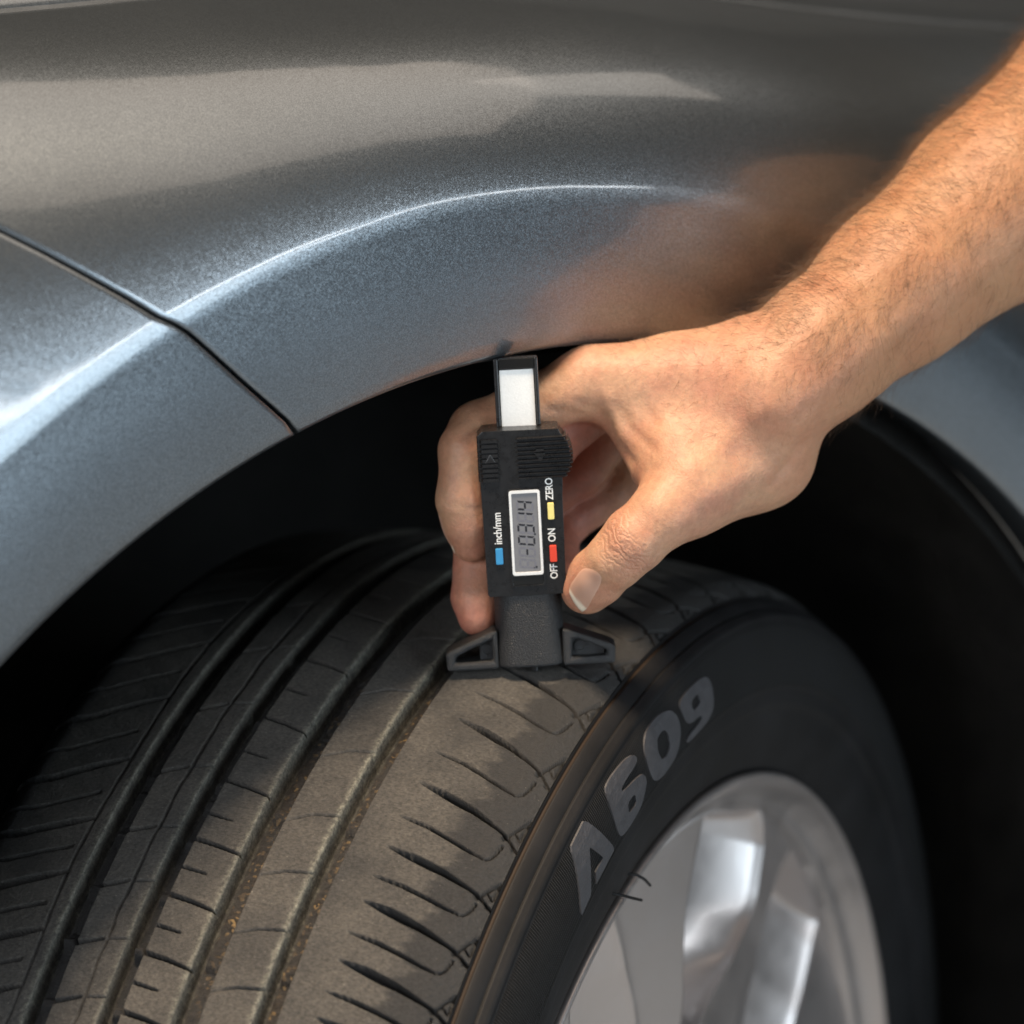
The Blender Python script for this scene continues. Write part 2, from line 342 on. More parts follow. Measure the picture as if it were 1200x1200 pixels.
# ------------------------------------------------------------------ wheel (turned outward)
ST = math.radians(27.13811763)
WM = Matrix.Translation((0, 0, ZC)) @ Matrix.Rotation(ST, 4, 'Z')
wheel = empty("wheel", parent=car, M4=WM)
PK_T = np.array([-40, 20, 34.2, 38.0, 41.8, 45.6, 49.4, 53.5, 57.5, 62.7, 68.7, 74.9, 81.0, 86.6, 92.2, 97.8, 140, 340])
PK_U = np.array([-22.4, -7.6, -4, -3, -2, -1, 0, 1, 2, 3, 4, 5, 6, 7, 8, 9, 16.5, 52.])
def u_of(t): return np.interp(t, PK_T, PK_U)
def pitchmm(t): return .316e3 * np.radians(1) / (np.interp(t + .5, PK_T, PK_U) - np.interp(t - .5, PK_T, PK_U))
GR = [(-45.4, -36.8), (-19.8, -12.4), (4.6, 14.0), (30.5, 38.6)]
def crown(y):
    a = np.abs(y)
    r = 316 - 6 * (a / 80) ** 2.2
    return np.where(a > 80, r - .085 * (a - 80) ** 1.75, r)
def sst(x): x = np.clip(x, 0, 1); return x * x * (3 - 2 * x)
def make_tread():
    th = np.concatenate([np.arange(-100, 30, 1.0), np.arange(30, 40, .25), np.arange(40, 98, .062), np.arange(98, 140, .16), np.arange(140, 260, 1.0)])
    ys = []
    y = -88.5
    bounds = [b for g_ in GR for b in g_]
    while y < 88.51:
        ys.append(y)
        near = min(abs(y - b) for b in bounds)
        y += .26 if near < 1.3 else .9 if y < -70 else .3 if y > 78 else .5
    ys = np.array(ys)
    T, Y = np.meshgrid(th, ys, indexing='ij')
    U = u_of(T); PM = pitchmm(T)
    wob = .35 * np.sin(T * 3.1) + .3 * np.sin(T * 7.7 + 1) + .2 * np.sin(T * 15.3 + 2)
    H = np.zeros_like(T); mud = np.zeros_like(T); edge = np.zeros_like(T)
    for gi, (a, b) in enumerate(GR):
        ins = np.minimum(Y - a, b - Y)
        wall = 1.0
        d = sst(ins / wall)
        depth = 7.2
        H -= depth * d
        mid = sst((ins - 1.2) / 1.2)
        # wear bars
        for t0 in (48.4, 59.2, 106., 20.):
            H += mid * 2.4 * np.exp(-((T - t0 + .03 * (Y - a)) / .55) ** 4)
        if gi < 2:
            uu = (U - .62) - np.round(U - .62)
            H += mid * 2.6 * np.exp(-(uu * PM / 2.0) ** 4)
        if gi >= 2:
            amt = (.62 if gi == 2 else 1.0)
            lump = .5 + .5 * np.sin(T * 1.9 + gi) * np.sin(T * .77 + 2)
            mud = np.maximum(mud, mid * amt * (.35 + .65 * lump) * (T < 74))
            H += mid * 1.3 * lump * (.5 + .5 * np.sin(T * 5.1 + 1.3 * np.sin(T * 2.2) + Y * .7) * np.sin(T * 3.3 - Y * .9)) * (T < 74)
        # pale worn edge on the rib to the inboard side of the groove and its wall
        we = np.exp(-((Y - a + .1 + wob * .5) / 1.1) ** 2)
        edge = np.maximum(edge, we * (.55, .45, .75, .95)[gi])
    def sipe(y0, y1, ycurve, ucurve, width, depth, period=1.0, tapered=False, soft=.5):
        nonlocal H
        m_ = (Y >= y0 - .6) & (Y <= y1 + .6)
        yy = Y[m_]; uc = np.interp(yy, ycurve, ucurve)
        du = (U[m_] - uc) / period; du = (du - np.round(du)) * period
        dist = np.abs(du * PM[m_]) + 0.0
        w = np.interp(yy, *width) if isinstance(width, tuple) else width
        end = sst((yy - y0 + .6) / 1.0) * sst((y1 + .6 - yy) / 1.0)
        dd = np.interp(yy, *depth) if isinstance(depth, tuple) else depth
        h = -dd * sst((w * .5 + soft - dist) / (soft)) * end
        H[m_] = np.minimum(H[m_], np.maximum(H[m_], -9) * 0 + h) if False else np.minimum(H[m_], h)
    def stroke(pts, width, depth, soft=.4):
        nonlocal H
        for (ya, ua), (yb, ub) in zip(pts[:-1], pts[1:]):
            m_ = (Y > min(ya, yb) - 1.5) & (Y < max(ya, yb) + 1.5)
            um = (ua + ub) / 2; du = U[m_] - um; du -= np.round(du); pm = PM[m_]
            x = du * pm; yy = Y[m_]; ax_, bx_ = (ua - um) * pm, (ub - um) * pm
            dx, dy = bx_ - ax_, yb - ya; t = np.clip(((x - ax_) * dx + (yy - ya) * dy) / (dx * dx + dy * dy + 1e-9), 0, 1)
            d = np.hypot(x - ax_ - t * dx, yy - ya - t * dy)
            H[m_] = np.minimum(H[m_], -depth * sst((width / 2 + soft - d) / soft))
    # outer shoulder: wide tapering lateral grooves, narrow hooked sipes, arrow marks
    sipe(50.5, 88.4, [50, 60, 71, 80, 83.7, 88.4], [.02, -.08, -.22, -.37, -.43, -.56], ([50, 54, 60, 66, 74, 80, 89], [.3, 1.2, 2.5, 2.7, 1.7, .9, .9]), ([50, 54, 60, 68, 80, 89], [.5, 2.2, 4.6, 5.0, 3.4, 2.4]), soft=.4)
    sipe(50.0, 79.5, [50, 60, 68, 76, 80.5], [.47, .395, .30, .195, .145], ([50, 54, 62, 72, 80], [.2, .8, 1.2, 1.0, .6]), ([50, 55, 62, 76, 80], [.6, 2.4, 3.6, 3.2, 2.4]), soft=.28)
    stroke([(79, .165), (80.5, .145), (81.8, .15), (82.8, .19), (83.6, .28), (84.2, .42)], .55, 2.6, .25)
    stroke([(83.8, .50), (88.0, .94)], .5, 2.6, .25); stroke([(88.0, .94), (87.6, .60), (86.2, .66)], .4, 2.2, .25)
    for (cy, cu) in ((83.2, .52), (86.9, .44)):
        stroke([(cy, cu), (cy + .3, cu + .02)], .8, 2.0, .25)
    # inner shoulder
    sipe(-88, -51, [-90, -75, -64, -51], [.28, .36, .54, .73], ([-90, -60, -51], [2.8, 2.5, .8]), 5.5, soft=.3)
    sipe(-88, -54, [-90, -75, -64, -54], [-.22, -.14, .04, .18], 1.0, 3.4, soft=.25)
    H = np.minimum(H, -.9 * sst((.55 - np.abs(Y + 50.4 + 1.0 * np.sin(U * 1.7) * .6)) / .4))
    # second rib
    sipe(-37.5, -28, [-37, -28], [.56, .70], ([-37, -28], [1.4, .8]), 3.4, soft=.28)
    H = np.minimum(H, -1.6 * sst((.55 - np.abs(Y + 26.8 + .22 * np.sin(U * 1.9 * math.pi) + .12 * np.sin(U * 9))) / .4))
    sipe(-27, -19, [-27, -19], [.70, .76], .35, 1.0, soft=.4)
    # third rib
    sipe(-13, 5, [-13, -4, 5], [.57, .50, .40], ([-13, -6, 5], [1.3, 1.2, .55]), ([-13, 0, 5], [4, 3.6, 2.4]), soft=.3)
    sipe(-12.4, -3.4, [-12, -3], [.05, -.02], ([-12, -4, -3], [.9, .5, .2]), 2.6, soft=.28)
    # fourth rib
    sipe(13.5, 31, [13, 22, 31], [.08, .25, .30], ([13, 18, 31], [.2, .35, .45]), ([13, 20, 31], [.5, 1.0, 1.5]), soft=.45)
    # worn, slightly uneven surface
    H += .12 * np.sin(T * 2.3 + Y * .11) * np.sin(Y * .35 + T) * (np.abs(Y) < 80)
    H *= sst((88.6 - np.abs(Y)) / .8)
    R = (crown(Y) + H) / 1000
    a = np.radians(T)
    P = np.stack([R * np.cos(a), Y / 1000, R * np.sin(a)], -1)
    # dust of the contact patch, ending in a ragged edge on the shoulders
    uph = 2 * math.pi * U
    lim = 71 + 2.0 * np.sin(uph + 1.1) + 1.5 * np.sin(2 * uph + .3) + 1.0 * np.sin(uph * 3.7) + .8 * np.sin(uph * 7.3 + 2)
    dust = sst((lim + 1.2 - Y) / 4.5) * sst((Y + 82) / 8)
    dust *= sst((H + 1.3) / 1.2)
    dust = dust * .92 + .10 * sst((H + .8) / .8)
    cuts = [0] + [int(np.argmin(np.abs(ys - (a_ + b_) / 2))) for a_, b_ in GR] + [len(ys) - 1]
    for k in range(5):
        s = slice(cuts[k], cuts[k + 1] + 1)
        Pk = P[:, s]; nv = Pk.shape[1]
        o = mesh_obj("tread_rib", Pk.reshape(-1, 3), grid_faces(len(th), nv, closed_u=True, flip=True), TREAD, wheel)
        fattr(o, 'dust', dust[:, s]); fattr(o, 'edge', edge[:, s]); fattr(o, 'mud', mud[:, s])
    return crown(np.array([88.5]))[0]
RS = make_tread()
def lathe(name, prof, nth, material, parent, flip=False, th0=0, th1=360):
    a = np.radians(np.linspace(th0, th1, nth, endpoint=False)); prof = np.array(prof) / 1000
    P = np.stack([prof[None, :, 0] * np.cos(a)[:, None], np.broadcast_to(prof[None, :, 1], (nth, len(prof))), prof[None, :, 0] * np.sin(a)[:, None]], -1)
    return mesh_obj(name, P.reshape(-1, 3), grid_faces(nth, len(prof), closed_u=True, flip=flip), material, parent), a, prof
SW = [(RS, 88.5), (RS - .5, 88.8), (RS - 1.3, 88.9), (RS - 1.3, 90.0), (RS - .5, 90.4), (RS - .9, 91.4), (302.6, 93.4), (301.4, 94.6), (300.6, 95.0), (301.2, 95.6), (300.4, 96.8), (299.5, 98.2), (298.4, 98.9), (297.9, 98.8), (297.3, 99.2),
      (293, 101.0), (288, 102.3), (282, 103.2), (277, 103.6), (274.5, 103.7), (273.9, 103.2), (270, 103.1), (267, 102.8), (266.2, 102.0), (262, 101.3), (256, 100.0), (250, 98.0), (245, 95.8), (242.8, 94.4), (241.8, 92.5), (240, 90), (232, 86)]
full = []
for (r0, y0), (r1, y1) in zip(SW[:-1], SW[1:]):
    for t in np.linspace(0, 1, 3)[:-1]: full.append((r0 + (r1 - r0) * t, y0 + (y1 - y0) * t))
full.append(SW[-1])
sw, a_, pr_ = lathe("tyre_sidewall", full, 360, SIDE, wheel, flip=True)
rr = np.broadcast_to(pr_[None, :, 0] * 1000, (360, len(pr_)))
# continuous angle phase (integer number of ridges so that it closes)
fattr(sw, 'band', ((rr > 275.5) & (rr < 297.2)).astype(float))
fattr(sw, 'dirt', np.clip(1 - np.abs(rr - (RS - 1.25)) / .45, 0, 1) * .8 * (pr_[None, :, 1] * 1000 < 90.4))
ang = np.broadcast_to(a_[:, None] * 1800 , rr.shape); fattr(sw, 'ang', ang)
inner = [(RS, -88.5), (300, -95), (290, -101), (275, -103.6), (255, -100), (242, -94), (232, -86)]
lathe("tyre_inner_sidewall", inner, 200, SIDE, wheel)[0]
def swy(r): 
    p = np.array(SW)[::-1]; return np.interp(r, p[:, 0], p[:, 1])
LETTERS = {
 'A': ([(60.32, 276.6), (62.4, 301.6), (64.9, 301.9), (66.9, 277.2), (63.29, 277.0), (63.67, 281.8), (65.08, 281.7), (63.97, 293.2), (62.25, 277.0)], None),
 '6': ([(72.69, 299.1), (69.1, 301.4), (67.95, 299.9), (67.73, 279.4), (68.62, 275.8), (71.79, 275.4), (73.3, 281.0), (73.5, 284.7), (73.0, 288.3), (69.82, 291.6), (69.93, 294.1), (73.2, 293.4)], [(70.1, 285.4), (71.4, 284.9), (71.3, 280.3), (69.9, 281.0)]),
 '0': ([(77.6, 299.4), (79.3, 296.6), (80.0, 292.5), (80.25, 286.0), (79.5, 278.6), (78.2, 275.6), (75.9, 275.4), (74.6, 278.2), (74.15, 284), (74.1, 291.5), (74.5, 296.6), (75.5, 299.4)], [(76.3, 292.6), (77.6, 292.8), (78.1, 289), (78.0, 283.6), (77.2, 281.6), (76.3, 282.9), (76.0, 288)]),
 '9': ([(85.51, 296.4), (86.52, 293.0), (86.73, 282.3), (85.57, 276.5), (81.06, 275.8), (80.95, 279.0), (83.91, 279.6), (84.15, 282.3), (81.38, 283.1), (80.71, 292.6), (81.2, 296.4)], [(82.6, 291.4), (83.94, 291.9), (84.16, 287.2), (82.75, 286.6)])}
import bmesh
def chaikin(l, f=.25):
    out = []
    for i in range(len(l)):
        p, q_ = np.array(l[i]), np.array(l[(i + 1) % len(l)]); out += [tuple(p + (q_ - p) * f), tuple(q_ - (q_ - p) * f)]
    return out
for ch, (out, hole) in LETTERS.items():
    f = .06 if ch == 'A' else .24
    out = chaikin(out, f); hole = chaikin(hole, .2) if hole else None
    if ch != 'A': out = chaikin(out, .25)
    o = prism("raised_letter", out, 0, 1, LETTER, wheel, [hole] if hole else None)
    o.data.vertices.foreach_set('co', [c for v in o.data.vertices for c in (v.co.x, 276 + (v.co.y - 276) * .80, v.co.z)])
    bm = bmesh.new(); bm.from_mesh(o.data); bmesh.ops.triangulate(bm, faces=bm.faces)
    for _ in range(4):
        lng = [e for e in bm.edges if math.hypot((e.verts[0].co.x - e.verts[1].co.x) * 5, e.verts[0].co.y - e.verts[1].co.y) > 1.3]
        if lng: bmesh.ops.subdivide_edges(bm, edges=lng, cuts=1); bmesh.ops.triangulate(bm, faces=bm.faces)
    for v in bm.verts:
        t, r, z = v.co; y = swy(r) + (-.6 if z < .5 else .6)
        v.co = (r / 1000 * math.cos(math.radians(t)), y / 1000, r / 1000 * math.sin(math.radians(t)))
    bmesh.ops.recalc_face_normals(bm, faces=bm.faces)
    bm.to_mesh(o.data); bm.free()
# rim ring and spokes
rim_prof = [(232, 60), (236, 84), (241.0, 92.0), (241.9, 95.0), (241.8, 96.2), (241.2, 96.9), (240.2, 97.0), (239.4, 96.3), (238.6, 94.0), (236.6, 91.6), (235.2, 90.4), (233.4, 88.6), (231, 87.9), (228, 87.7), (226, 82), (224, 60), (222, 20), (214, -80)]
lathe("rim", rim_prof, 360, ALLOY, wheel, flip=True)
NS = 11; SP = 360 / NS
RT = [40, 100, 150, 164, 172, 190, 197, 216, 232]
RIDGE = {'A': [88, 87, 84.5, 83, 82, 79.5, 79, 77, 76], 'B': [96, 97, 101, 106.5, 110, 114, 114.5, 114, 111.5]}     # left edge of the face, degrees
RIGHT = {'A': [94, 94.5, 95.5, 95, 94, 93, 93.2, 95.5, 97], 'B': [132, 130, 127, 125.5, 125, 124, 124, 125, 127.5]}
SEQ = [(('B', 'A')[k % 2], ((k + 1) // 2 if k % 2 else k // 2) * 2 * SP) for k in range(NS - 1)] + [('A', 360.)]      # a twin pattern round the rim
def spoke(k):
    ty, off = SEQ[k]; ty2, off2 = SEQ[(k + 1) % NS]
    if k == NS - 1: ty2, off2 = 'B', 360.
    nr = 70
    rs = np.concatenate([np.linspace(40, 205, 45), np.linspace(207, 231.0, 25)])
    ps = np.concatenate([np.linspace(0, .03, 5), np.linspace(.06, .33, 8), np.linspace(.345, .36, 3), np.linspace(.367, .43, 10), np.linspace(.45, .93, 26), np.linspace(.94, 1, 10)])
    Rg, x = np.meshgrid(rs, ps, indexing='ij')
    a0 = np.interp(Rg, RT, RIDGE[ty]) + off; a1 = np.interp(Rg, RT, RIGHT[ty]) + off; a2 = np.interp(Rg, RT, RIDGE[ty2]) + off2
    dr = np.minimum(1.6, (a2 - a1) * .3)
    ang = np.where(x <= .36, a0 + (a1 - a0) * x / .36, np.where(x <= .43, a1 + dr * (x - .36) / .07, a1 + dr + (a2 - a1 - dr) * (x - .43) / .57))
    deep = np.clip((a2 - a1) / 9, .25, 1)
    drop = sst((x - .36) / .07); rise = np.clip((x - .43) / .57, 0, 1)
    t0, t1 = (-6.0, -.4) if ty == 'A' else (0., -4.0)
    e2 = -6.0 if ty2 == 'A' else 0.
    h = np.where(x <= .36, t0 + (t1 - t0) * x / .36, np.where(x <= .43, t1 + (-25 * deep - t1) * drop, -25 * deep + (25 * deep + e2) * rise ** 2.4))
    h = h - 38 * np.exp(-((x - .435) / .022) ** 2) * sst((Rg - 95) / 30) * sst((212 - Rg) / 25) * (deep > .4)
    ridge = (1.6 if ty == 'B' else .4) * np.exp(-(x / .02) ** 2) + (1.6 if ty2 == 'B' else .4) * np.exp(-((1 - x) / .012) ** 2)
    top = 230 - 7 * np.clip((x - .43) / .57, 0, 1) * (1 - np.clip((x - .43) / .57, 0, 1)) * 2
    fade = np.where(x <= .36, sst((231 - Rg) / 6), sst((top - Rg) / 5))
    fadec = sst((Rg - 55) / 40)
    h = h * fade * fadec + ridge * sst((231 - Rg) / 8)
    y = 86.6 - 8 * sst((200 - Rg) / 160) + h
    P = np.stack([Rg / 1000 * np.cos(np.radians(ang)), y / 1000, Rg / 1000 * np.sin(np.radians(ang))], -1)
    return mesh_obj("spoke", P.reshape(-1, 3), grid_faces(len(rs), len(ps)), ALLOY, wheel)
for k in range(NS): spoke(k)
lathe("hub_cap", [(44, 70), (42, 79.6), (38, 81), (20, 82), (0.5, 82.4)], 60, ALLOY, wheel, flip=True)
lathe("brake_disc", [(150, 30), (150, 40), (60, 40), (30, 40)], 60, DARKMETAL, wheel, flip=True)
for pts in ([(71.6, 249.2, 97.3), (72.3, 247, 99.5), (72.9, 243.7, 101), (73.6, 239.5, 101.5)], [(67.2, 256, 99.6), (68.2, 252, 101.5), (69.2, 247.8, 102.5), (70.8, 241.8, 103)]):
    tube("vent_spew", [(r / 1000 * math.cos(math.radians(t)), y / 1000, r / 1000 * math.sin(math.radians(t))) for t, r, y in pts], .0005, SIDE, wheel, 6)

# ------------------------------------------------------------------ tread depth gauge
GT = math.radians(75.2833); GY = .0617
erw = np.array([math.cos(GT), 0, math.sin(GT)])
WR = np.array(WM.to_3x3())
er = WR @ erw; P0 = WR @ (erw * .3142 + np.array([0, GY, 0])) + np.array([0, 0, ZC])
nn = CAM - P0; nn -= er * (nn @ er); nn /= np.linalg.norm(nn); ww = np.cross(er, nn)
er = er + ww * .033; er /= np.linalg.norm(er); ww = np.cross(er, nn); TILT = math.radians(14); er, nn = er * math.cos(TILT) - nn * math.sin(TILT), nn * math.cos(TILT) + er * math.sin(TILT)
P0 = P0 + er * .0008
GM = Matrix(((ww[0], er[0], nn[0], P0[0]), (ww[1], er[1], nn[1], P0[1]), (ww[2], er[2], nn[2], P0[2]), (0, 0, 0, 1)))
gauge = empty("tread_depth_gauge", "black digital depth gauge with a small display, standing on the tyre tread in the hand", "depth gauge", M4=GM)
S = .000955
def mm(l): return [(x * S, y * S) for x, y in l]
def G(px, py):            # photo pixel on the gauge face to its own width/height in mm
    h = (783 - py) * 108 / 365; x = (px - (615.5 - (783 - py) * 11.5 / 363)) / (3.53 + .12 * h / 108)
    return (x, h)
Z0, Z1 = -5.0, 9.0
# foot: stem
import bmesh
stem = []
for i in range(25):
    a = math.radians(-90 + 180 * i / 24); stem.append((11.6 * math.sin(a), 2.0 + 6.4 * (1 - abs(math.sin(a)) ** 5)))
V = []
hs = [.5, 2, 5, 8, 11, 15, 24, 27]
for h in hs:
    w_ = 1 + .10 * float(sst(np.array((15 - h) / 15.)))
    for x, z in stem: V.append((x * S * w_, h * S, z * S))
    V.append((11.6 * S, h * S, -5 * S)); V.append((-11.6 * S, h * S, -5 * S))
nsx = len(stem) + 2
F = [(i * nsx + k, i * nsx + (k + 1) % nsx, (i + 1) * nsx + (k + 1) % nsx, (i + 1) * nsx + k) for i in range(len(hs) - 1) for k in range(nsx)]
F += [tuple(range(nsx))[::-1], tuple(range((len(hs) - 1) * nsx, len(hs) * nsx))]
st = mesh_obj("stem", V, F, ABSR, gauge, smooth=True); bevel(st, .0006, 2, 50)
wingL = [(-27.6, 0), (-27.9, 6.2), (-26.2, 7.3), (-12.6, 13.4), (-10.6, 13.8), (-10.6, 0)]
holeL = [(-24.9, 2.9), (-24.6, 5.0), (-17.3, 8.6), (-12.6, 10.6), (-12.4, 3.0)]
wl_ = prism("foot_wing", [(x * 1.05, y) for x, y in mm(wingL)], -3.6 * S, 6.6 * S, ABSR, gauge, [[(x * 1.05, y) for x, y in mm(holeL)]], .0009)
wingR = [(27.6, 0), (27.9, 6.0), (26.0, 7.2), (13.0, 12.6), (10.6, 13.2), (10.6, 0)]
holeR = [(24.9, 2.9), (25.1, 4.6), (15.6, 9.4), (13.8, 9.0), (13.4, 2.7)]
wr_ = prism("foot_wing", [(x * 1.05, y) for x, y in mm(wingR)], -3.6 * S, 6.6 * S, ABSR, gauge, [[(x * 1.05, y) for x, y in mm(holeR)]], .0009)
prism("recess_floor", mm([(25.2, 2.6), (25.4, 5), (15.5, 9.8), (13.2, 9.3), (13.0, 2.4)]), -1.5 * S, 3.2 * S, ABSR, wr_)
prism("recess_floor", mm([(-17.4, 2.6), (-17.4, 8.9), (-12.3, 11.5), (-12.2, 2.6)]), -1.5 * S, 3.2 * S, ABSR, wl_) 
for w_, cx, cy in ((wl_, -14.9, 6.3), (wr_, 17.2, 5.9)):
    ring = [(cx + 2.1 * math.cos(a), cy + 2.1 * math.sin(a)) for a in np.linspace(0, 2 * math.pi, 24, endpoint=False)]
    ringi = [(cx + 1.5 * math.cos(a), cy + 1.5 * math.sin(a)) for a in np.linspace(0, 2 * math.pi, 24, endpoint=False)]
    zf = 3.2
    prism("boss", mm(ring), zf * S - .0002, (zf + .5) * S, ABSR, w_, [mm(ringi)])
# probe
prism("probe", mm([(1.2 + .8 * math.cos(a), .2 + 0 * a) for a in (0, 1)] if False else [(.5, -2.6), (2.2, -2.6), (2.2, 1), (.5, 1)]), 1.0 * S, 2.6 * S, ABS, gauge, bev=.0004)
# beam with sticker
bx0, bx1 = -7.55, 7.55
beam = prism("beam", mm([(bx0, 20), (bx1, 20), (bx1, 107.6), (bx0, 107.6)]), -2.4 * S, 1.0 * S, ABS, gauge, bev=.0004)
prism("beam_rail", mm([(bx0, 84), (bx0 + 1.5, 84), (bx0 + 1.5, 107.6), (bx0, 107.6)]), .8 * S, 2.5 * S, ABS, beam, bev=.0004)
prism("beam_rail", mm([(bx1 - 1.2, 84), (bx1, 84), (bx1, 107.6), (bx1 - 1.2, 107.6)]), .8 * S, 2.5 * S, ABS, beam, bev=.0004)
prism("beam_end_cap", mm([(bx0 + 1.6, 103.9), (bx1 - 1.3, 103.9), (bx1 - 1.3, 107.4), (bx0 + 1.6, 107.4)]), .8 * S, 1.9 * S, ABSG, beam, bev=.0003)
prism("sticker", mm(rrect(-5.7, 80, 5.9, 103.5, .2, 2)), .9 * S, 1.25 * S, STICKER, beam)
# housing: outline with the bulging thumb rest on the right
hL, hR = -14.2, 13.0
out = [(hR, 26.2), (hR + .3, 27.2), (hR + .5, 60), (hR + .9, 66.2)]
for i in range(9):
    a = math.radians(-62 + 124 * i / 8); out.append((hR - 2.2 + 6.6 * math.cos(a) * .93, 74.3 + 8.6 * math.sin(a) / math.sin(math.radians(62)) * .93))
out += [(hR + .2, 83.8), (hL + 1.6, 84.2), (hL - .2, 82.6), (hL, 60), (hL + .6, 27.0), (hL + 1.2, 26.2)]
housing = prism("housing", mm(out), Z0 * S, (Z1 - .1) * S, ABS, gauge, bev=.0011)
# grip ribs
def gribs(name, x0, x1f, y0, y1, n):
    V = []; F = []
    for i in range(n):
        yc = y0 + (y1 - y0) * (i + .5) / n; hw = (y1 - y0) / n * .32; xe = x1f(yc); b = len(V)
        for (x, y, z) in ((x0, yc - hw, Z1 - .3), (xe, yc - hw, Z1 - .3), (xe, yc + hw, Z1 - .3), (x0, yc + hw, Z1 - .3), (x0 + .2, yc - hw * .4, Z1 + .95), (xe - .1, yc - hw * .4, Z1 + .55), (xe - .1, yc + hw * .4, Z1 + .95), (x0 + .2, yc + hw * .4, Z1 + .95),
                          (xe + .95, yc - hw * .5, Z0 + 1), (xe + .95, yc + hw * .5, Z0 + 1), (xe + .95, yc - hw * .5, Z1 - .3), (xe + .95, yc + hw * .5, Z1 - .3)):
            V.append((x * S, y * S, z * S))
        q = lambda *a: F.append(tuple(b + k for k in a))
        q(4, 5, 6, 7); q(0, 1, 5, 4); q(3, 7, 6, 2); q(0, 4, 7, 3)
        q(5, 10, 11, 6); q(10, 8, 9, 11); q(1, 10, 5); q(2, 6, 11); q(1, 8, 10); q(2, 11, 9)
    return mesh_obj(name, V, F, ABS, housing, smooth=False)
def edge_r(y):
    d = (y - 74.3) / (8.6 / math.sin(math.radians(62)) * .93); return hR - 2.2 + 6.6 * .93 * math.sqrt(max(0, 1 - d * d))
gribs("grip_ribs", -1.2, edge_r, 66.6, 81.8, 10)
# left ribs run over the rounded corner: build mirrored
V = []; F = []
for i in range(9):
    yc = 66.4 + 15.2 * (i + .5) / 9; hw = .55; b = len(V)
    for (x, z) in ((-7.6, Z1 - .3), (-7.8, Z1 + .8), (-13.2, Z1 + .8), (hL - .45, Z1 - 1.2), (hL - .45, Z0 + 1)):
        V.append((x * S, (yc - hw) * S, z * S)); V.append((x * S, (yc + hw) * S, z * S))
    for k in range(4): F.append((b + 2 * k, b + 2 * k + 1, b + 2 * k + 3, b + 2 * k + 2))
    for e in (0, 1):
        F.append((b + e, b + 2 + e, b + 4 + e, b + 6 + e, b + 8 + e))
lr = mesh_obj("grip_ribs", V, F, ABS, housing, smooth=False)
# raised arrows between the ribs
for cx, up_ in ((6.6, -1), (-10.4, 1)):
    for k, (s0, yy) in enumerate(((2.0, 0), (1.1, 0))):
        pass
    tri = [(cx - 1.9, 74.6 - 1.3 * up_), (cx + 1.9, 74.6 - 1.3 * up_), (cx, 74.6 + 1.9 * up_)]
    tri = tri if up_ > 0 else tri[::-1]
    prism("arrow_mark", mm(tri), (Z1 - .2) * S, (Z1 + .85) * S, ABS, housing, bev=.0002)
    prism("arrow_mark", mm([(cx - 1.4, 74.6 - 2.7 * up_), (cx + 1.4, 74.6 - 2.7 * up_), (cx + 1.4, 74.6 - 2.1 * up_), (cx - 1.4, 74.6 - 2.1 * up_)][::up_]), (Z1 - .2) * S, (Z1 + .85) * S, ABS, housing)
# display
d0 = G(595, 684); d1 = G(637, 571)
dx0, dx1 = -5.3, 5.9; dy0, dy1 = 29.6, 63.4
frame_o = rrect(dx0, dy0 - 0.2, dx1 + .4, dy1 + .3, 1.0); frame_i = rrect(dx0 + .45, dy0 + .25, dx1 - .05, dy1 - .15, .8)
display = prism("display_frame", mm(frame_o), (Z1 - .2) * S, (Z1 + .42) * S, ABS, gauge, [mm(frame_i)], .00012)
prism("display_blank", mm(rrect(dx0 + .6, dy0 + .4, dx1 - .2, 33.6, .3)), (Z1 - .2) * S, (Z1 + .12) * S, ABSG, display)
bz_o = rrect(dx0 + .5, 33.4, dx1 - .1, dy1 - .2, .9); bz_i = rrect(dx0 + 1.35, 34.5, dx1 - .95, dy1 - 1.25, .5)
prism("bezel", mm(bz_o), (Z1 - .2) * S, (Z1 + .5) * S, BEZEL, display, [mm(bz_i)], .00015)
prism("lcd_screen", mm(rrect(dx0 + 1.3, 34.4, dx1 - .9, dy1 - 1.2, .4)), (Z1 - .2) * S, (Z1 + .16) * S, LCD, display)
SEG = {'0': 'abcdef', '1': 'bc', '3': 'abgcd', '4': 'fgbc', '-': 'g', '8': 'abcdefg', 'x': ''}
def seg_quads(ch, pos):
    """7-segment polygons in text space: x along the text, y up, for a digit 3.4 wide, 6.2 tall, slanted"""
    w, h, t = 3.3, 5.9, .68; g_ = .14
    sl = lambda p: (p[0] + .13 * p[1] + pos, p[1])
    S_ = {'a': [(t*.5+g_, h), (w-t*.5-g_, h), (w-t-g_, h-t), (t+g_, h-t)], 'd': [(t+g_, t), (w-t-g_, t), (w-t*.5-g_, 0), (t*.5+g_, 0)],
          'g': [(t*.6+g_, h/2), (t+g_, h/2+t/2), (w-t-g_, h/2+t/2), (w-t*.6-g_, h/2), (w-t-g_, h/2-t/2), (t+g_, h/2-t/2)],
          'f': [(0, h/2+g_), (0, h-t*.4), (t, h-t-g_), (t, h/2+t*.5+g_)], 'b': [(w-t, h/2+t*.5+g_), (w-t, h-t-g_), (w, h-t*.4), (w, h/2+g_)],
          'e': [(0, t*.4), (0, h/2-g_), (t, h/2-t*.5-g_), (t, t+g_)], 'c': [(w-t, t+g_), (w-t, h/2-t*.5-g_), (w, h/2-g_), (w, t*.4)]}
    on = [[sl(p) for p in S_[k]] for k in SEG[ch]]; off = [[sl(p) for p in S_[k]] for k in 'abcdefg' if k not in SEG[ch]]
    return on, off
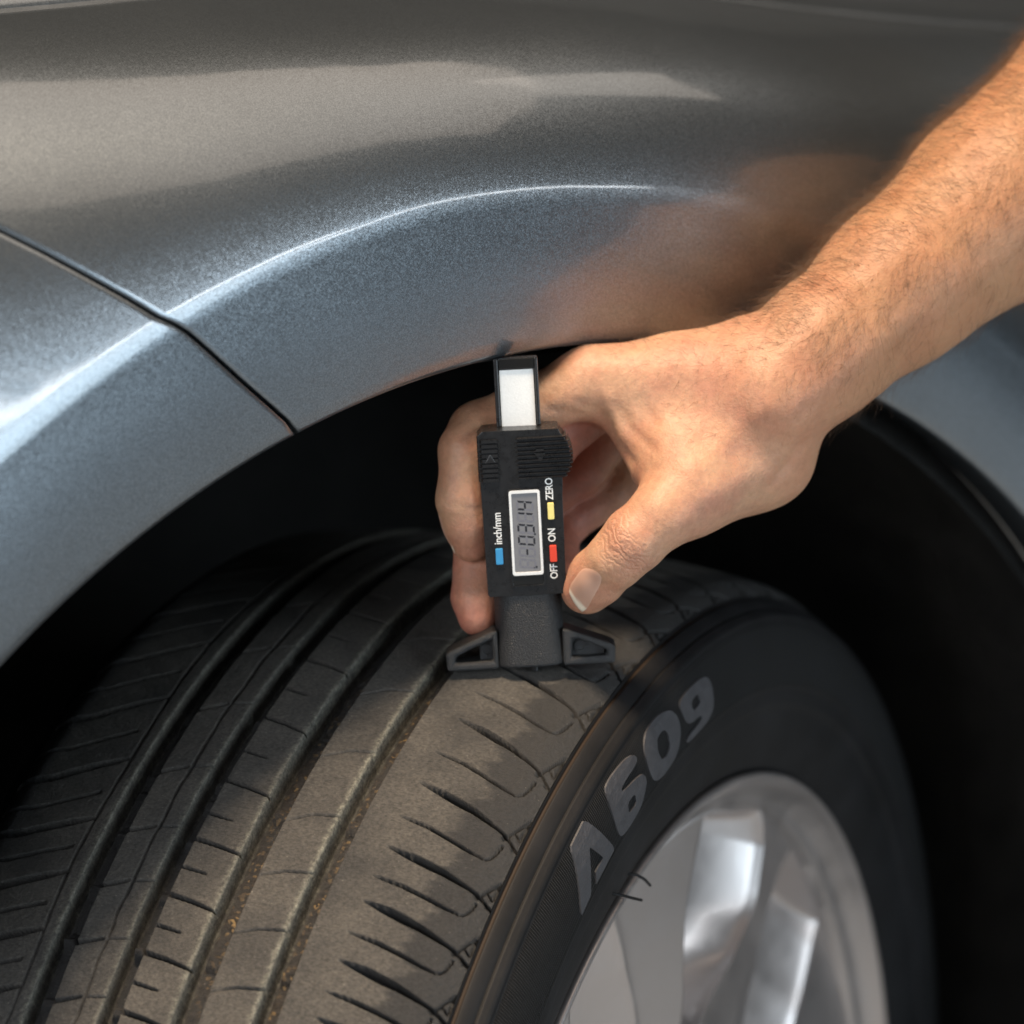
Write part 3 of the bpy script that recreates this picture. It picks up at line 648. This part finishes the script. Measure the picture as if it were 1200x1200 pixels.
def flat_mesh(name, polys, z, material, parent):
    # text space -> gauge: x runs up the gauge, glyph-up points to the left
    V = []; F = []
    for pl in polys:
        b = len(V)
        for x, y in pl: V.append(((DIGX - y) * S, (DIGY + x) * S, z * S))
        F.append(tuple(range(b, b + len(pl)))[::-1])
    return mesh_obj(name, V, F, material, parent, smooth=False)
DIGX, DIGY = 3.5, 36.6
offs = []
for i, ch in enumerate(['8x', '-', '0', '3', '1', '4', 'x']):
    pos = -1.2 + i * 4.05
    on, off = seg_quads('x' if ch == '8x' else ch, pos)
    if ch != '8x' and ch != 'x' and on:
        o = flat_mesh("digit", on, Z1 + .19, LCDON, display)
    offs += off if i != 6 else []
flat_mesh("idle_segments", offs, Z1 + .175, LCDOFF, display)
flat_mesh("decimal_point", [[(10.7, -.35), (11.3, -.35), (11.3, .35), (10.7, .35)]], Z1 + .19, LCDON, display)
flat_mesh("unit_mark", [[(-.9, -.3), (-.2, -.3), (-.2, .35), (-.9, .35)], [(-.9, .6), (-.5, .6), (-.5, 1.0), (-.9, 1.0)]], Z1 + .19, LCDON, display)
# buttons
def button(name, x0, y0, x1, y1, material):
    o = prism(name, mm(rrect(x0, y0, x1, y1, .35, 3)), (Z1 - .3) * S, (Z1 + .75) * S, material, gauge, bev=.0002)
    return o
button("mode_button", -10.3, 37.7, -7.8, 43.3, BLUE)
button("zero_button", 8.2, 52.5, 10.4, 58.3, YELLOW)
button("power_button", 8.2, 37.6, 10.6, 43.4, RED)
def text(s, x, y, size, name):
    cu = bpy.data.curves.new(name, 'FONT'); cu.body = s; cu.size = size * S; cu.extrude = .00004; cu.resolution_u = 3; cu.offset = .000035
    cu.space_character = .96
    to = bpy.data.objects.new(name, cu); COL.objects.link(to)
    dg = bpy.context.evaluated_depsgraph_get(); me = bpy.data.meshes.new_from_object(to.evaluated_get(dg))
    COL.objects.unlink(to); bpy.data.objects.remove(to)
    me.materials.clear(); me.materials.append(WHITEINK)
    o = bpy.data.objects.new(name, me); COL.objects.link(o); o.parent = housing
    o.matrix_local = Matrix.Translation((x * S, y * S, (Z1 - .02) * S)) @ Matrix.Rotation(math.radians(90), 4, 'Z') @ Matrix.Diagonal((.86, 1, 1, 1))
    return o
text("inch/mm", -7.9, 44.6, 3.9, "lettering")
text("ZERO", 10.3, 59.2, 3.6, "lettering")
text("ON", 10.4, 44.5, 3.6, "lettering")
text("OFF", 10.5, 31.5, 3.6, "lettering")

# ------------------------------------------------------------------ hand and forearm (signed distance body)
def cam2world(P):           # camera-space metres (right, up, back) to world
    return np.asarray(P) @ CR + CAM
DREF = 1357.0
def H(px, py, dz):
    d = DREF + dz; return np.array([(px - 600) * d / FPX, (600 - py) * d / FPX, -d])
def build_hand():
    VX = 1.15
    lo = np.array([-34., -46., -DREF - 150.]); hi = np.array([250., 190., -DREF + 32.])
    n = np.ceil((hi - lo) / VX).astype(int)
    ax = [lo[i] + VX * np.arange(n[i]) for i in range(3)]
    BIG = 40.
    def prim(Ps, margin):
        A = np.min([p - r for p, r in Ps], 0) - margin; B = np.max([p + r for p, r in Ps], 0) + margin
        s = []
        for i in range(3):
            a = max(0, int((A[i] - lo[i]) / VX)); b = min(n[i], int((B[i] - lo[i]) / VX) + 2); s.append(slice(a, max(a, b)))
        return tuple(s)
    def cap(F, a, ra, b, rb, k, flat=None):
        """blend a round cone into F; flat = (axis, factor): squashes the section along a unit axis"""
        mg = k + 6
        rm = max(ra, rb) * (1.5 if flat else 1)
        s = prim([(a, rm), (b, rm)], mg)
        X, Y, Z = np.meshgrid(ax[0][s[0]], ax[1][s[1]], ax[2][s[2]], indexing='ij')
        if X.size == 0: return
        d = b - a; L2 = d @ d + 1e-9
        px, py, pz = X - a[0], Y - a[1], Z - a[2]
        t = np.clip((px * d[0] + py * d[1] + pz * d[2]) / L2, 0, 1)
        qx, qy, qz = px - t * d[0], py - t * d[1], pz - t * d[2]
        if flat is not None:
            u, fac = flat; c = qx * u[0] + qy * u[1] + qz * u[2]; g_ = fac - 1
            qx, qy, qz = qx + g_ * c * u[0], qy + g_ * c * u[1], qz + g_ * c * u[2]
        D = np.sqrt(qx * qx + qy * qy + qz * qz) - (ra + (rb - ra) * t)
        f = F[s]
        if k > 0:
            h = np.clip(.5 + .5 * (f - D) / k, 0, 1); F[s] = f + (D - f) * h - k * h * (1 - h)
        else: F[s] = np.minimum(f, D)
    def chain(F, pts, k, flat=None):
        for (a, ra), (b, rb) in zip(pts[:-1], pts[1:]): cap(F, a, ra, b, rb, k, flat)
    body = np.full(tuple(n), BIG, dtype=np.float32)
    zax = np.array([0, 0, 1.])
    #HAND#
    wr = H(915, 452, 20)
    # forearm: two bones' worth of section, wider in depth than in the picture
    for dz, rs in ((-9, 1.0), (11, .97)):
        chain(body, [(H(905, 462, 20 + dz), 19.3 * rs), (H(960, 413, 27 + dz), 20.8 * rs), (H(1055, 333, 43 + dz), 24.8 * rs), (H(1175, 236, 64 + dz), 31.0 * rs), (H(1330, 110, 95 + dz), 38 * rs), (H(1480, 0, 150 + dz), 42 * rs)], 8)
    # metacarpals II..V, fanned away from the camera
    m2 = H(694, 447, 17); m3 = H(716, 449, 33); m4 = H(740, 462, 48); m5 = H(765, 485, 62)
    for mc, r0, r1, c0 in ((m2, 15, 11.2, H(860, 452, 17)), (m3, 16, 11.5, H(868, 452, 30)), (m4, 16, 11.0, H(872, 462, 43)), (m5, 13, 10.0, H(852, 468, 54))):
        cap(body, c0, r0, mc, r1, 11)
        cap(body, wr + (c0 - H(865, 455, 27)) * .5 + np.array([-7., 5., 0]), 15, c0, r0, 5)
    # back of the hand stays flat and full between wrist and knuckles
    cap(body, H(800, 448, 20), 13.0, H(870, 448, 22), 16.5, 10)
    # palm filling below the metacarpals, towards the heel of the hand
    cap(body, H(790, 495, 34), 17, H(840, 482, 36), 16, 8)
    # thenar mass and first web
    tc = H(884, 530, 20); tm = H(806, 578, 2); ti = H(742, 634, -7); tt = H(692, 684, 4)
    cap(body, H(898, 472, 24), 17, tc, 17.4, 9)
    cap(body, tc, 17.6, tm, 13.6, 7)
    cap(body, H(860, 495, 17), 16, H(800, 530, 8), 11.5, 10)
    cap(body, H(770, 470, 17), 10.5, H(790, 535, 9), 9.0, 9)
    cap(body, H(726, 470, 18), 7.5, H(765, 540, 11), 6.5, 8)
    total = body.copy()
    def finger(pts, kj, kb):
        F = np.full(tuple(n), BIG, dtype=np.float32)
        chain(F, pts, kj)
        h = np.clip(.5 + .5 * (body - F) / kb, 0, 1)
        return body + (F - body) * h - kb * h * (1 - h)
    fin = []
    # thumb
    fin.append(finger([(tm, 12.8), (H(776, 604, -6), 10.6), (ti, 10.2), (H(722, 655, -5), 9.2), (H(700, 676, 1), 9.0), (H(687, 690, 4), 8.2)], 3, 7))
    # index, wrapping behind the beam to the left edge
    fin.append(finger([(m2, 11.0), (H(612, 482, 14), 9.6), (H(562, 506, 10), 9.6), (H(547, 528, 4), 9.0), (H(541, 585, 4), 8.0), (H(548, 612, 6), 7.5), (H(553, 637, 9), 6.2)], 3, 6))
    # middle
    fin.append(finger([(m3, 11.2), (H(640, 520, 28), 9.8), (H(566, 580, 24), 9.2), (H(560, 610, 22), 8.8), (H(560, 672, 20), 7.6), (H(558, 700, 18), 7.6), (H(560, 722, 17), 6.6)], 3, 5))
    # ring and little, curled behind the gauge
    fin.append(finger([(m4, 10.8), (H(680, 545, 46), 9.6), (H(606, 600, 44), 9.0), (H(606, 640, 38), 8.4), (H(624, 690, 32), 7.4)], 3, 5))
    fin.append(finger([(m5, 9.6), (H(715, 575, 56), 8.2), (H(660, 612, 54), 7.8), (H(650, 645, 46), 7.2), (H(664, 672, 40), 6.4)], 3, 5))
    for F in fin:
        k = 1.6; h = np.clip(.5 + .5 * (total - F) / k, 0, 1); total = total + (F - total) * h - k * h * (1 - h)
    # surface nets
    Fv = total
    ins = Fv < 0
    c = np.zeros(tuple(n - 1), dtype=np.int8)
    for i in (0, 1):
        for j in (0, 1):
            for k in (0, 1): c += ins[i:n[0]-1+i, j:n[1]-1+j, k:n[2]-1+k]
    act = (c > 0) & (c < 8); idx = np.full(act.shape, -1, dtype=np.int64); cells = np.argwhere(act); idx[act] = np.arange(len(cells))
    acc = np.zeros((len(cells), 3)); cnt = np.zeros(len(cells))
    cor = [(i, j, k) for i in (0, 1) for j in (0, 1) for k in (0, 1)]
    for a in cor:
        for ax_ in range(3):
            if a[ax_] == 1: continue
            b = list(a); b[ax_] = 1
            fa = Fv[tuple((cells + a).T)]; fb = Fv[tuple((cells + b).T)]
            m_ = (fa < 0) != (fb < 0); t = np.where(m_, fa / np.where(m_, fa - fb, 1), 0)
            p = np.array(a, float)[None] + np.zeros((len(cells), 3)); p[:, ax_] += t
            acc[m_] += p[m_]; cnt[m_] += 1
    V = lo + VX * (cells + acc / cnt[:, None])
    Q = []
    for ax_ in range(3):
        o1, o2 = [(1, 2), (2, 0), (0, 1)][ax_]
        sl0 = [slice(None)] * 3; sl1 = [slice(None)] * 3; sl0[ax_] = slice(0, n[ax_] - 1); sl1[ax_] = slice(1, n[ax_])
        A = ins[tuple(sl0)]; B = ins[tuple(sl1)]
        e = np.argwhere(A != B); sgn = A[tuple(e.T)]
        ok = (e[:, o1] > 0) & (e[:, o2] > 0) & (e[:, o1] < n[o1] - 1) & (e[:, o2] < n[o2] - 1); e = e[ok]; sgn = sgn[ok]
        d1 = np.zeros(3, int); d1[o1] = 1; d2 = np.zeros(3, int); d2[o2] = 1
        q = np.stack([idx[tuple((e - d1 - d2).T)], idx[tuple((e - d2).T)], idx[tuple(e.T)], idx[tuple((e - d1).T)]], 1)
        q[~sgn] = q[~sgn][:, ::-1]; Q.append(q)
    Q = np.concatenate(Q)
    # keep the one outer body
    E0 = np.concatenate([Q[:, [0, 1]], Q[:, [1, 2]], Q[:, [2, 3]], Q[:, [3, 0]]]); lab = np.arange(len(V))
    for _ in range(400):
        nl = lab.copy(); mn = np.minimum(lab[E0[:, 0]], lab[E0[:, 1]])
        np.minimum.at(nl, E0[:, 0], mn); np.minimum.at(nl, E0[:, 1], mn); nl = nl[nl]; nl = nl[nl]
        if (nl == lab).all(): break
        lab = nl
    big = np.bincount(lab).argmax(); keep = lab == big; remap = np.cumsum(keep) - 1
    Q = remap[Q[keep[Q[:, 0]]]]; V = V[keep]
    # relax
    E = np.concatenate([Q[:, [0, 1]], Q[:, [1, 2]], Q[:, [2, 3]], Q[:, [3, 0]]]); E = np.concatenate([E, E[:, ::-1]])
    deg = np.bincount(E[:, 0], minlength=len(V))[:, None]
    for it in range(6):
        for w_ in (.5, -.52):
            S_ = np.stack([np.bincount(E[:, 0], weights=V[E[:, 1], i], minlength=len(V)) for i in range(3)], 1) / deg
            V = V + w_ * (S_ - V)
    joints = dict(tt=tt, ti=ti, tm=tm, tc=tc, m2=m2)
    return V, Q, joints
HV, HQ, JT = build_hand()

def smooth_noise(P, f, seed):
    r = np.random.default_rng(seed); o = np.zeros(len(P))
    for k in range(9):
        d = r.normal(size=3); d /= np.linalg.norm(d); o += np.sin(P @ d * f * (.6 + r.random() * .9) + r.random() * 6.28)
    return o / 3
def vnormals(V, Q):
    nrm = np.cross(V[Q[:, 2]] - V[Q[:, 0]], V[Q[:, 3]] - V[Q[:, 1]]); vn = np.zeros_like(V)
    for k in range(4): 
        for i in range(3): vn[:, i] += np.bincount(Q[:, k], weights=nrm[:, i], minlength=len(V))
    return vn / (np.linalg.norm(vn, axis=1)[:, None] + 1e-9)
VN = vnormals(HV, HQ)
PXY = np.stack([600 + FPX * HV[:, 0] / -HV[:, 2], 600 - FPX * HV[:, 1] / -HV[:, 2]], 1)
# subtle relief: tendons, skin folds in the web, knuckle creases (millimetres)
disp = .18 * smooth_noise(HV, .22, 1) + .08 * smooth_noise(HV, .6, 2)
def fold(p0, p1, w, amp):
    """a crease (amp < 0) or tendon (amp > 0) running over the skin between two points of the visible side"""
    global disp
    a, b = H(*p0), H(*p1); d = (b - a)[:2]; L = np.linalg.norm(d); d /= L
    q = HV[:, :2] - a[:2]; t = q @ d; r = np.abs(q[:, 0] * -d[1] + q[:, 1] * d[0])
    e = sst((t + 2) / 5) * sst((L + 2 - t) / 5) * sst((VN[:, 2] - .05) / .3) * (HV[:, 2] > -DREF - 34)
    disp += amp * np.exp(-(r / w) ** 2) * e
#FOLD#
for p0, p1, w_, am in (((703, 478, 0), (722, 515, 0), 1.5, -.8), ((722, 515, 0), (745, 548, 0), 1.5, -.7), ((722, 470, 0), (738, 500, 0), 1.3, -.6), ((738, 500, 0), (768, 530, 0), 1.4, -.6),
                       ((752, 468, 0), (775, 505, 0), 1.6, -.4), ((640, 478, 0), (690, 486, 0), 1.3, -.6), ((672, 468, 0), (700, 480, 0), 1.2, -.5), ((712, 455, 0), (733, 520, 0), 2.2, .6),
                       ((905, 470, 0), (800, 560, 0), 4.0, .7), ((890, 545, 0), (810, 590, 0), 4.0, .5), ((912, 560, 0), (948, 505, 0), 1.6, -.45), ((893, 578, 0), (930, 540, 0), 1.6, -.4), ((925, 500, 0), (950, 470, 0), 1.6, -.35),
                       ((760, 425, 0), (850, 432, 0), 4.5, .35), ((900, 430, 0), (1010, 330, 0), 4.0, .5), ((940, 470, 0), (1080, 360, 0), 4.0, .45), ((1010, 330, 0), (1150, 215, 0), 5.0, .4),
                       ((522, 590, 0), (562, 598, 0), 1.1, -.35), ((530, 508, 0), (560, 520, 0), 1.4, -.4), ((540, 662, 0), (572, 668, 0), 1.1, -.4)):
    fold(p0, p1, w_, am)
HV = HV + VN * disp[:, None]
VN = vnormals(HV, HQ)
skin, nt, p = mat("skin")
def attr(a):
    q = N(nt, 'ShaderNodeAttribute'); q.attribute_name = a; return q
tc = N(nt, 'ShaderNodeTexCoord')
n1 = N(nt, 'ShaderNodeTexNoise', inp={'Scale': 55, 'Detail': 6, 'Roughness': .6}); nt.links.new(tc.outputs['Object'], n1.inputs['Vector'])
n2 = N(nt, 'ShaderNodeTexNoise', inp={'Scale': 420, 'Detail': 5, 'Roughness': .65}); nt.links.new(tc.outputs['Object'], n2.inputs['Vector'])
m1 = N(nt, 'ShaderNodeMix', data_type='RGBA'); m1.inputs[6].default_value = (.46, .262, .158, 1); m1.inputs[7].default_value = (.42, .195, .120, 1)
r1 = N(nt, 'ShaderNodeMapRange', inp={'From Min': .38, 'From Max': .66, 'To Min': 0, 'To Max': 1}); nt.links.new(n1.outputs['Fac'], r1.inputs['Value']); nt.links.new(r1.outputs[0], m1.inputs[0])
m2_ = N(nt, 'ShaderNodeMix', data_type='RGBA'); m2_.inputs[7].default_value = (.42, .145, .105, 1); nt.links.new(m1.outputs[2], m2_.inputs[6]); nt.links.new(attr('redness').outputs['Fac'], m2_.inputs[0])
m3_ = N(nt, 'ShaderNodeMix', data_type='RGBA', blend_type='MULTIPLY', inp={0: 1.0}); r3 = N(nt, 'ShaderNodeMapRange', inp={'From Min': .3, 'From Max': .7, 'To Min': .84, 'To Max': 1.12}); nt.links.new(n2.outputs['Fac'], r3.inputs['Value'])
nt.links.new(m2_.outputs[2], m3_.inputs[6]); nt.links.new(r3.outputs[0], m3_.inputs[7])
m4_ = N(nt, 'ShaderNodeMix', data_type='RGBA'); m4_.inputs[7].default_value = (.36, .165, .070, 1); nt.links.new(m3_.outputs[2], m4_.inputs[6]); nt.links.new(attr('tan').outputs['Fac'], m4_.inputs[0])
nt.links.new(m4_.outputs[2], p.inputs['Base Color'])
p.inputs['Roughness'].default_value = .5; p.inputs['Subsurface Weight'].default_value = .22; p.inputs['Subsurface Radius'].default_value = (1, .35, .2); p.inputs['Subsurface Scale'].default_value = .0035
p.inputs['Specular IOR Level'].default_value = .42
v1 = N(nt, 'ShaderNodeTexVoronoi', feature='DISTANCE_TO_EDGE', inp={'Scale': 900.0}); nt.links.new(tc.outputs['Object'], v1.inputs['Vector'])
b1 = N(nt, 'ShaderNodeBump', inp={'Strength': .35, 'Distance': .00035}); nt.links.new(v1.outputs['Distance'], b1.inputs['Height'])
b2 = N(nt, 'ShaderNodeBump', inp={'Strength': .55, 'Distance': .0006}); nt.links.new(n2.outputs['Fac'], b2.inputs['Height']); nt.links.new(b1.outputs[0], b2.inputs['Normal'])
# knuckle wrinkles: wavy lines across the thumb joint, driven by a coordinate along the thumb
ku = attr('knuckle_u'); kw = attr('knuckle_w')
kn = N(nt, 'ShaderNodeTexNoise', inp={'Scale': 210, 'Detail': 3}); nt.links.new(tc.outputs['Object'], kn.inputs['Vector'])
ka = N(nt, 'ShaderNodeMath', operation='MULTIPLY_ADD', inp={1: 9.0}); nt.links.new(kn.outputs['Fac'], ka.inputs[0]); nt.links.new(ku.outputs['Fac'], ka.inputs[2])
ks = N(nt, 'ShaderNodeMath', operation='SINE'); kmul = N(nt, 'ShaderNodeMath', operation='MULTIPLY', inp={1: 2.9}); nt.links.new(ka.outputs[0], kmul.inputs[0]); nt.links.new(kmul.outputs[0], ks.inputs[0])
kp = N(nt, 'ShaderNodeMath', operation='MULTIPLY'); nt.links.new(ks.outputs[0], kp.inputs[0]); nt.links.new(kw.outputs['Fac'], kp.inputs[1])
b3 = N(nt, 'ShaderNodeBump', inp={'Strength': .34, 'Distance': .0005}); nt.links.new(kp.outputs[0], b3.inputs['Height']); nt.links.new(b2.outputs[0], b3.inputs['Normal'])
nt.links.new(b3.outputs[0], p.inputs['Normal'])
person = mesh_obj("person", cam2world(HV / 1000), HQ, skin)
person['label'] = "bare hairy forearm and hand pinching the gauge between thumb and fingers"; person['category'] = "person"
tdir = JT['tt'] - JT['ti']; tdir /= np.linalg.norm(tdir)
q = HV - JT['ti']; tu = q @ tdir; tr = np.linalg.norm(q - tu[:, None] * tdir, axis=1)
facing = np.clip(VN[:, 2], 0, 1)
kwv = np.exp(-((tu + .5) / 5.5) ** 2) * (tr < 14) * sst(facing * 1.6)
fattr(person, 'knuckle_u', tu); fattr(person, 'knuckle_w', kwv)
def blob(px, py, dz, r): return np.exp(-(np.linalg.norm(HV - H(px, py, dz), axis=1) / r) ** 2)
inpalm = sst((HV[:, 2] * -1 - DREF - 6) / 14) * sst((740 - PXY[:, 0]) / 60) * sst((PXY[:, 1] - 470) / 30)
red = .75 * inpalm + .3 * kwv + .45 * blob(555, 720, 12, 9) + .4 * blob(552, 640, 3, 9) + .35 * blob(690, 690, -2, 9) + .25 * blob(960, 470, 0, 28)
fattr(person, 'redness', np.clip(red, 0, .9))
fattr(person, 'tan', .6 * sst((PXY[:, 0] - 820) / 240))
# nails: curved plates laid on the skin
bm_ = BVHTree.FromPolygons([tuple(v) for v in HV], [tuple(int(i) for i in f) for f in HQ])
nailm, nt, p = mat("fingernail_keratin")
na = N(nt, 'ShaderNodeAttribute'); na.attribute_name = 'free_edge'
m1 = N(nt, 'ShaderNodeMix', data_type='RGBA'); m1.inputs[6].default_value = (.49, .285, .205, 1); m1.inputs[7].default_value = (.74, .62, .48, 1); nt.links.new(na.outputs['Fac'], m1.inputs[0]); nt.links.new(m1.outputs[2], p.inputs['Base Color'])
p.inputs['Roughness'].default_value = .38; p.inputs['Subsurface Weight'].default_value = .1; p.inputs['Subsurface Radius'].default_value = (1, .4, .25); p.inputs['Subsurface Scale'].default_value = .002; p.inputs['Coat Weight'].default_value = .15; p.inputs['Coat Roughness'].default_value = .35
def nail(corners, name, side=False, lift=.42):
    """corners: proximal a, proximal b, distal b, distal a, as photo pixels"""
    nu, nv = 25, 25; V = []; fe = []
    a, b, c, d = [np.array(x, float) for x in corners]
    for i in range(nu):
        v = i / (nu - 1)
        for j in range(nv):
            u = j / (nv - 1)
            # rounded outline: superellipse squeeze at the proximal end, slight bow at the tip
            du = (u - .5) * 2
            wq = (1 - max(0, (.34 - v) / .34) ** 2.2 * .25)
            wq *= 1 - max(0, (v - .72) / .28) ** 2.5 * .22
            uu = .5 + .5 * du * wq
            vv = v + .06 * (1 - du * du) * v - .10 * (1 - du * du) * (1 - v) + .05
            p2 = (a * (1 - uu) + b * uu) * (1 - vv) + (d * (1 - uu) + c * uu) * vv
            o = H(p2[0], p2[1], -45); dirn = Vector(o / np.linalg.norm(o))
            if side: o = H(470, p2[0], p2[1]); dirn = Vector((1, .0, -.25)).normalized()
            hit = bm_.ray_cast(Vector(o), dirn, 90)
            P = np.array(hit[0]) if hit[0] else (V[-1] if V else o)
            nrm = np.array(hit[1]) if hit[0] else np.array([0, 0, 1.])
            edge_ = min(1 - abs(du), v * 1.6, 1)
            P = P + nrm * (lift * sst(np.array(edge_ / .16)) - .2) 
            V.append(P); fe.append(float(sst(np.array((v - .86 + .03 * math.sin(du * 2)) / .05))) )
    V = np.array(V).reshape(nu, nv, 3)
    for _ in range(3):
        W_ = V.copy(); W_[1:-1, 1:-1] = (V[:-2, 1:-1] + V[2:, 1:-1] + V[1:-1, :-2] + V[1:-1, 2:] + V[1:-1, 1:-1] * 2) / 6; V = W_
    o = mesh_obj(name, cam2world(V.reshape(-1, 3) / 1000), grid_faces(nu, nv), nailm, person)
    fattr(o, 'free_edge', np.clip(fe, 0, 1))
    s = o.modifiers.new('thick', 'SOLIDIFY'); s.thickness = .0003; s.offset = -1
    return o
nail([(683, 662), (711, 674), (687, 719), (665, 687)], "fingernail")
nail([(600, 9), (600, -2), (644, 2), (644, 12)], "fingernail", side=True)
# hair on the forearm and the back of the hand
fa = HQ; fc = HV[fa].mean(1); fn = VN[fa].mean(1); farea = .5 * np.linalg.norm(np.cross(HV[fa[:, 2]] - HV[fa[:, 0]], HV[fa[:, 3]] - HV[fa[:, 1]]), axis=1)
fpx = 600 + FPX * fc[:, 0] / -fc[:, 2]; fpy = 600 - FPX * fc[:, 1] / -fc[:, 2]
along = np.array([.74, .66, 0]); al = (fc - H(915, 452, 16)) @ along
dens = sst((al + 6) / 26) * 1.0 + .28 * sst((al + 42) / 25) * (al <= 26) * sst((fn[:, 1] + .3) / .6)
dens *= sst((fn[:, 1] * .72 - fn[:, 0] * .55 + .62) / .8) * .85 + .15
dens *= (fpy < 560) * (fpx < 1330) * (fn[:, 2] > -.5)
pr = dens * farea; pr /= pr.sum(); NH = 11000
pick = RNG.choice(len(fc), NH, p=pr)
hpts = np.zeros((NH, 5, 3)); hr = np.zeros((NH, 5))
for i, k in enumerate(pick):
    o = fc[k] + RNG.normal(size=3) * .3; nrm = fn[k]
    d = np.array([-.55, -.75, 0]) + RNG.normal(size=3) * .38
    if nrm[1] > .35: d = np.array([-.75, .15, .1]) + RNG.normal(size=3) * .4
    d -= nrm * (d @ nrm); d /= np.linalg.norm(d) + 1e-9
    L = (4.5 + 7.0 * RNG.random()) * (.55 + .45 * sst(np.array((al[k] + 5) / 40.))); tilt = .35 + .55 * RNG.random(); c_ = RNG.normal(size=3) * .20
    for s in range(5):
        t = s / 4; hpts[i, s] = o + d * L * t + nrm * (L * tilt * t * (1 - .45 * t) - .15) + c_ * L * t * t; hr[i, s] = .033 * (1 - .8 * t)
hw = cam2world(hpts.reshape(-1, 3) / 1000)
hairm, nt, p = mat("arm_hair"); p.inputs['Base Color'].default_value = (.085, .042, .018, 1); p.inputs['Roughness'].default_value = .42
hc = bpy.data.hair_curves.new("arm_hair"); hc.add_curves([5] * NH)
hc.position_data.foreach_set('vector', hw.astype(np.float32).ravel())
ra = hc.attributes.get('radius') or hc.attributes.new('radius', 'FLOAT', 'POINT'); ra.data.foreach_set('value', (hr.ravel() / 1000).astype(np.float32))
hc.materials.append(hairm)
ho = bpy.data.objects.new("arm_hair", hc); COL.objects.link(ho); ho.parent = person; ho['kind'] = 'stuff'
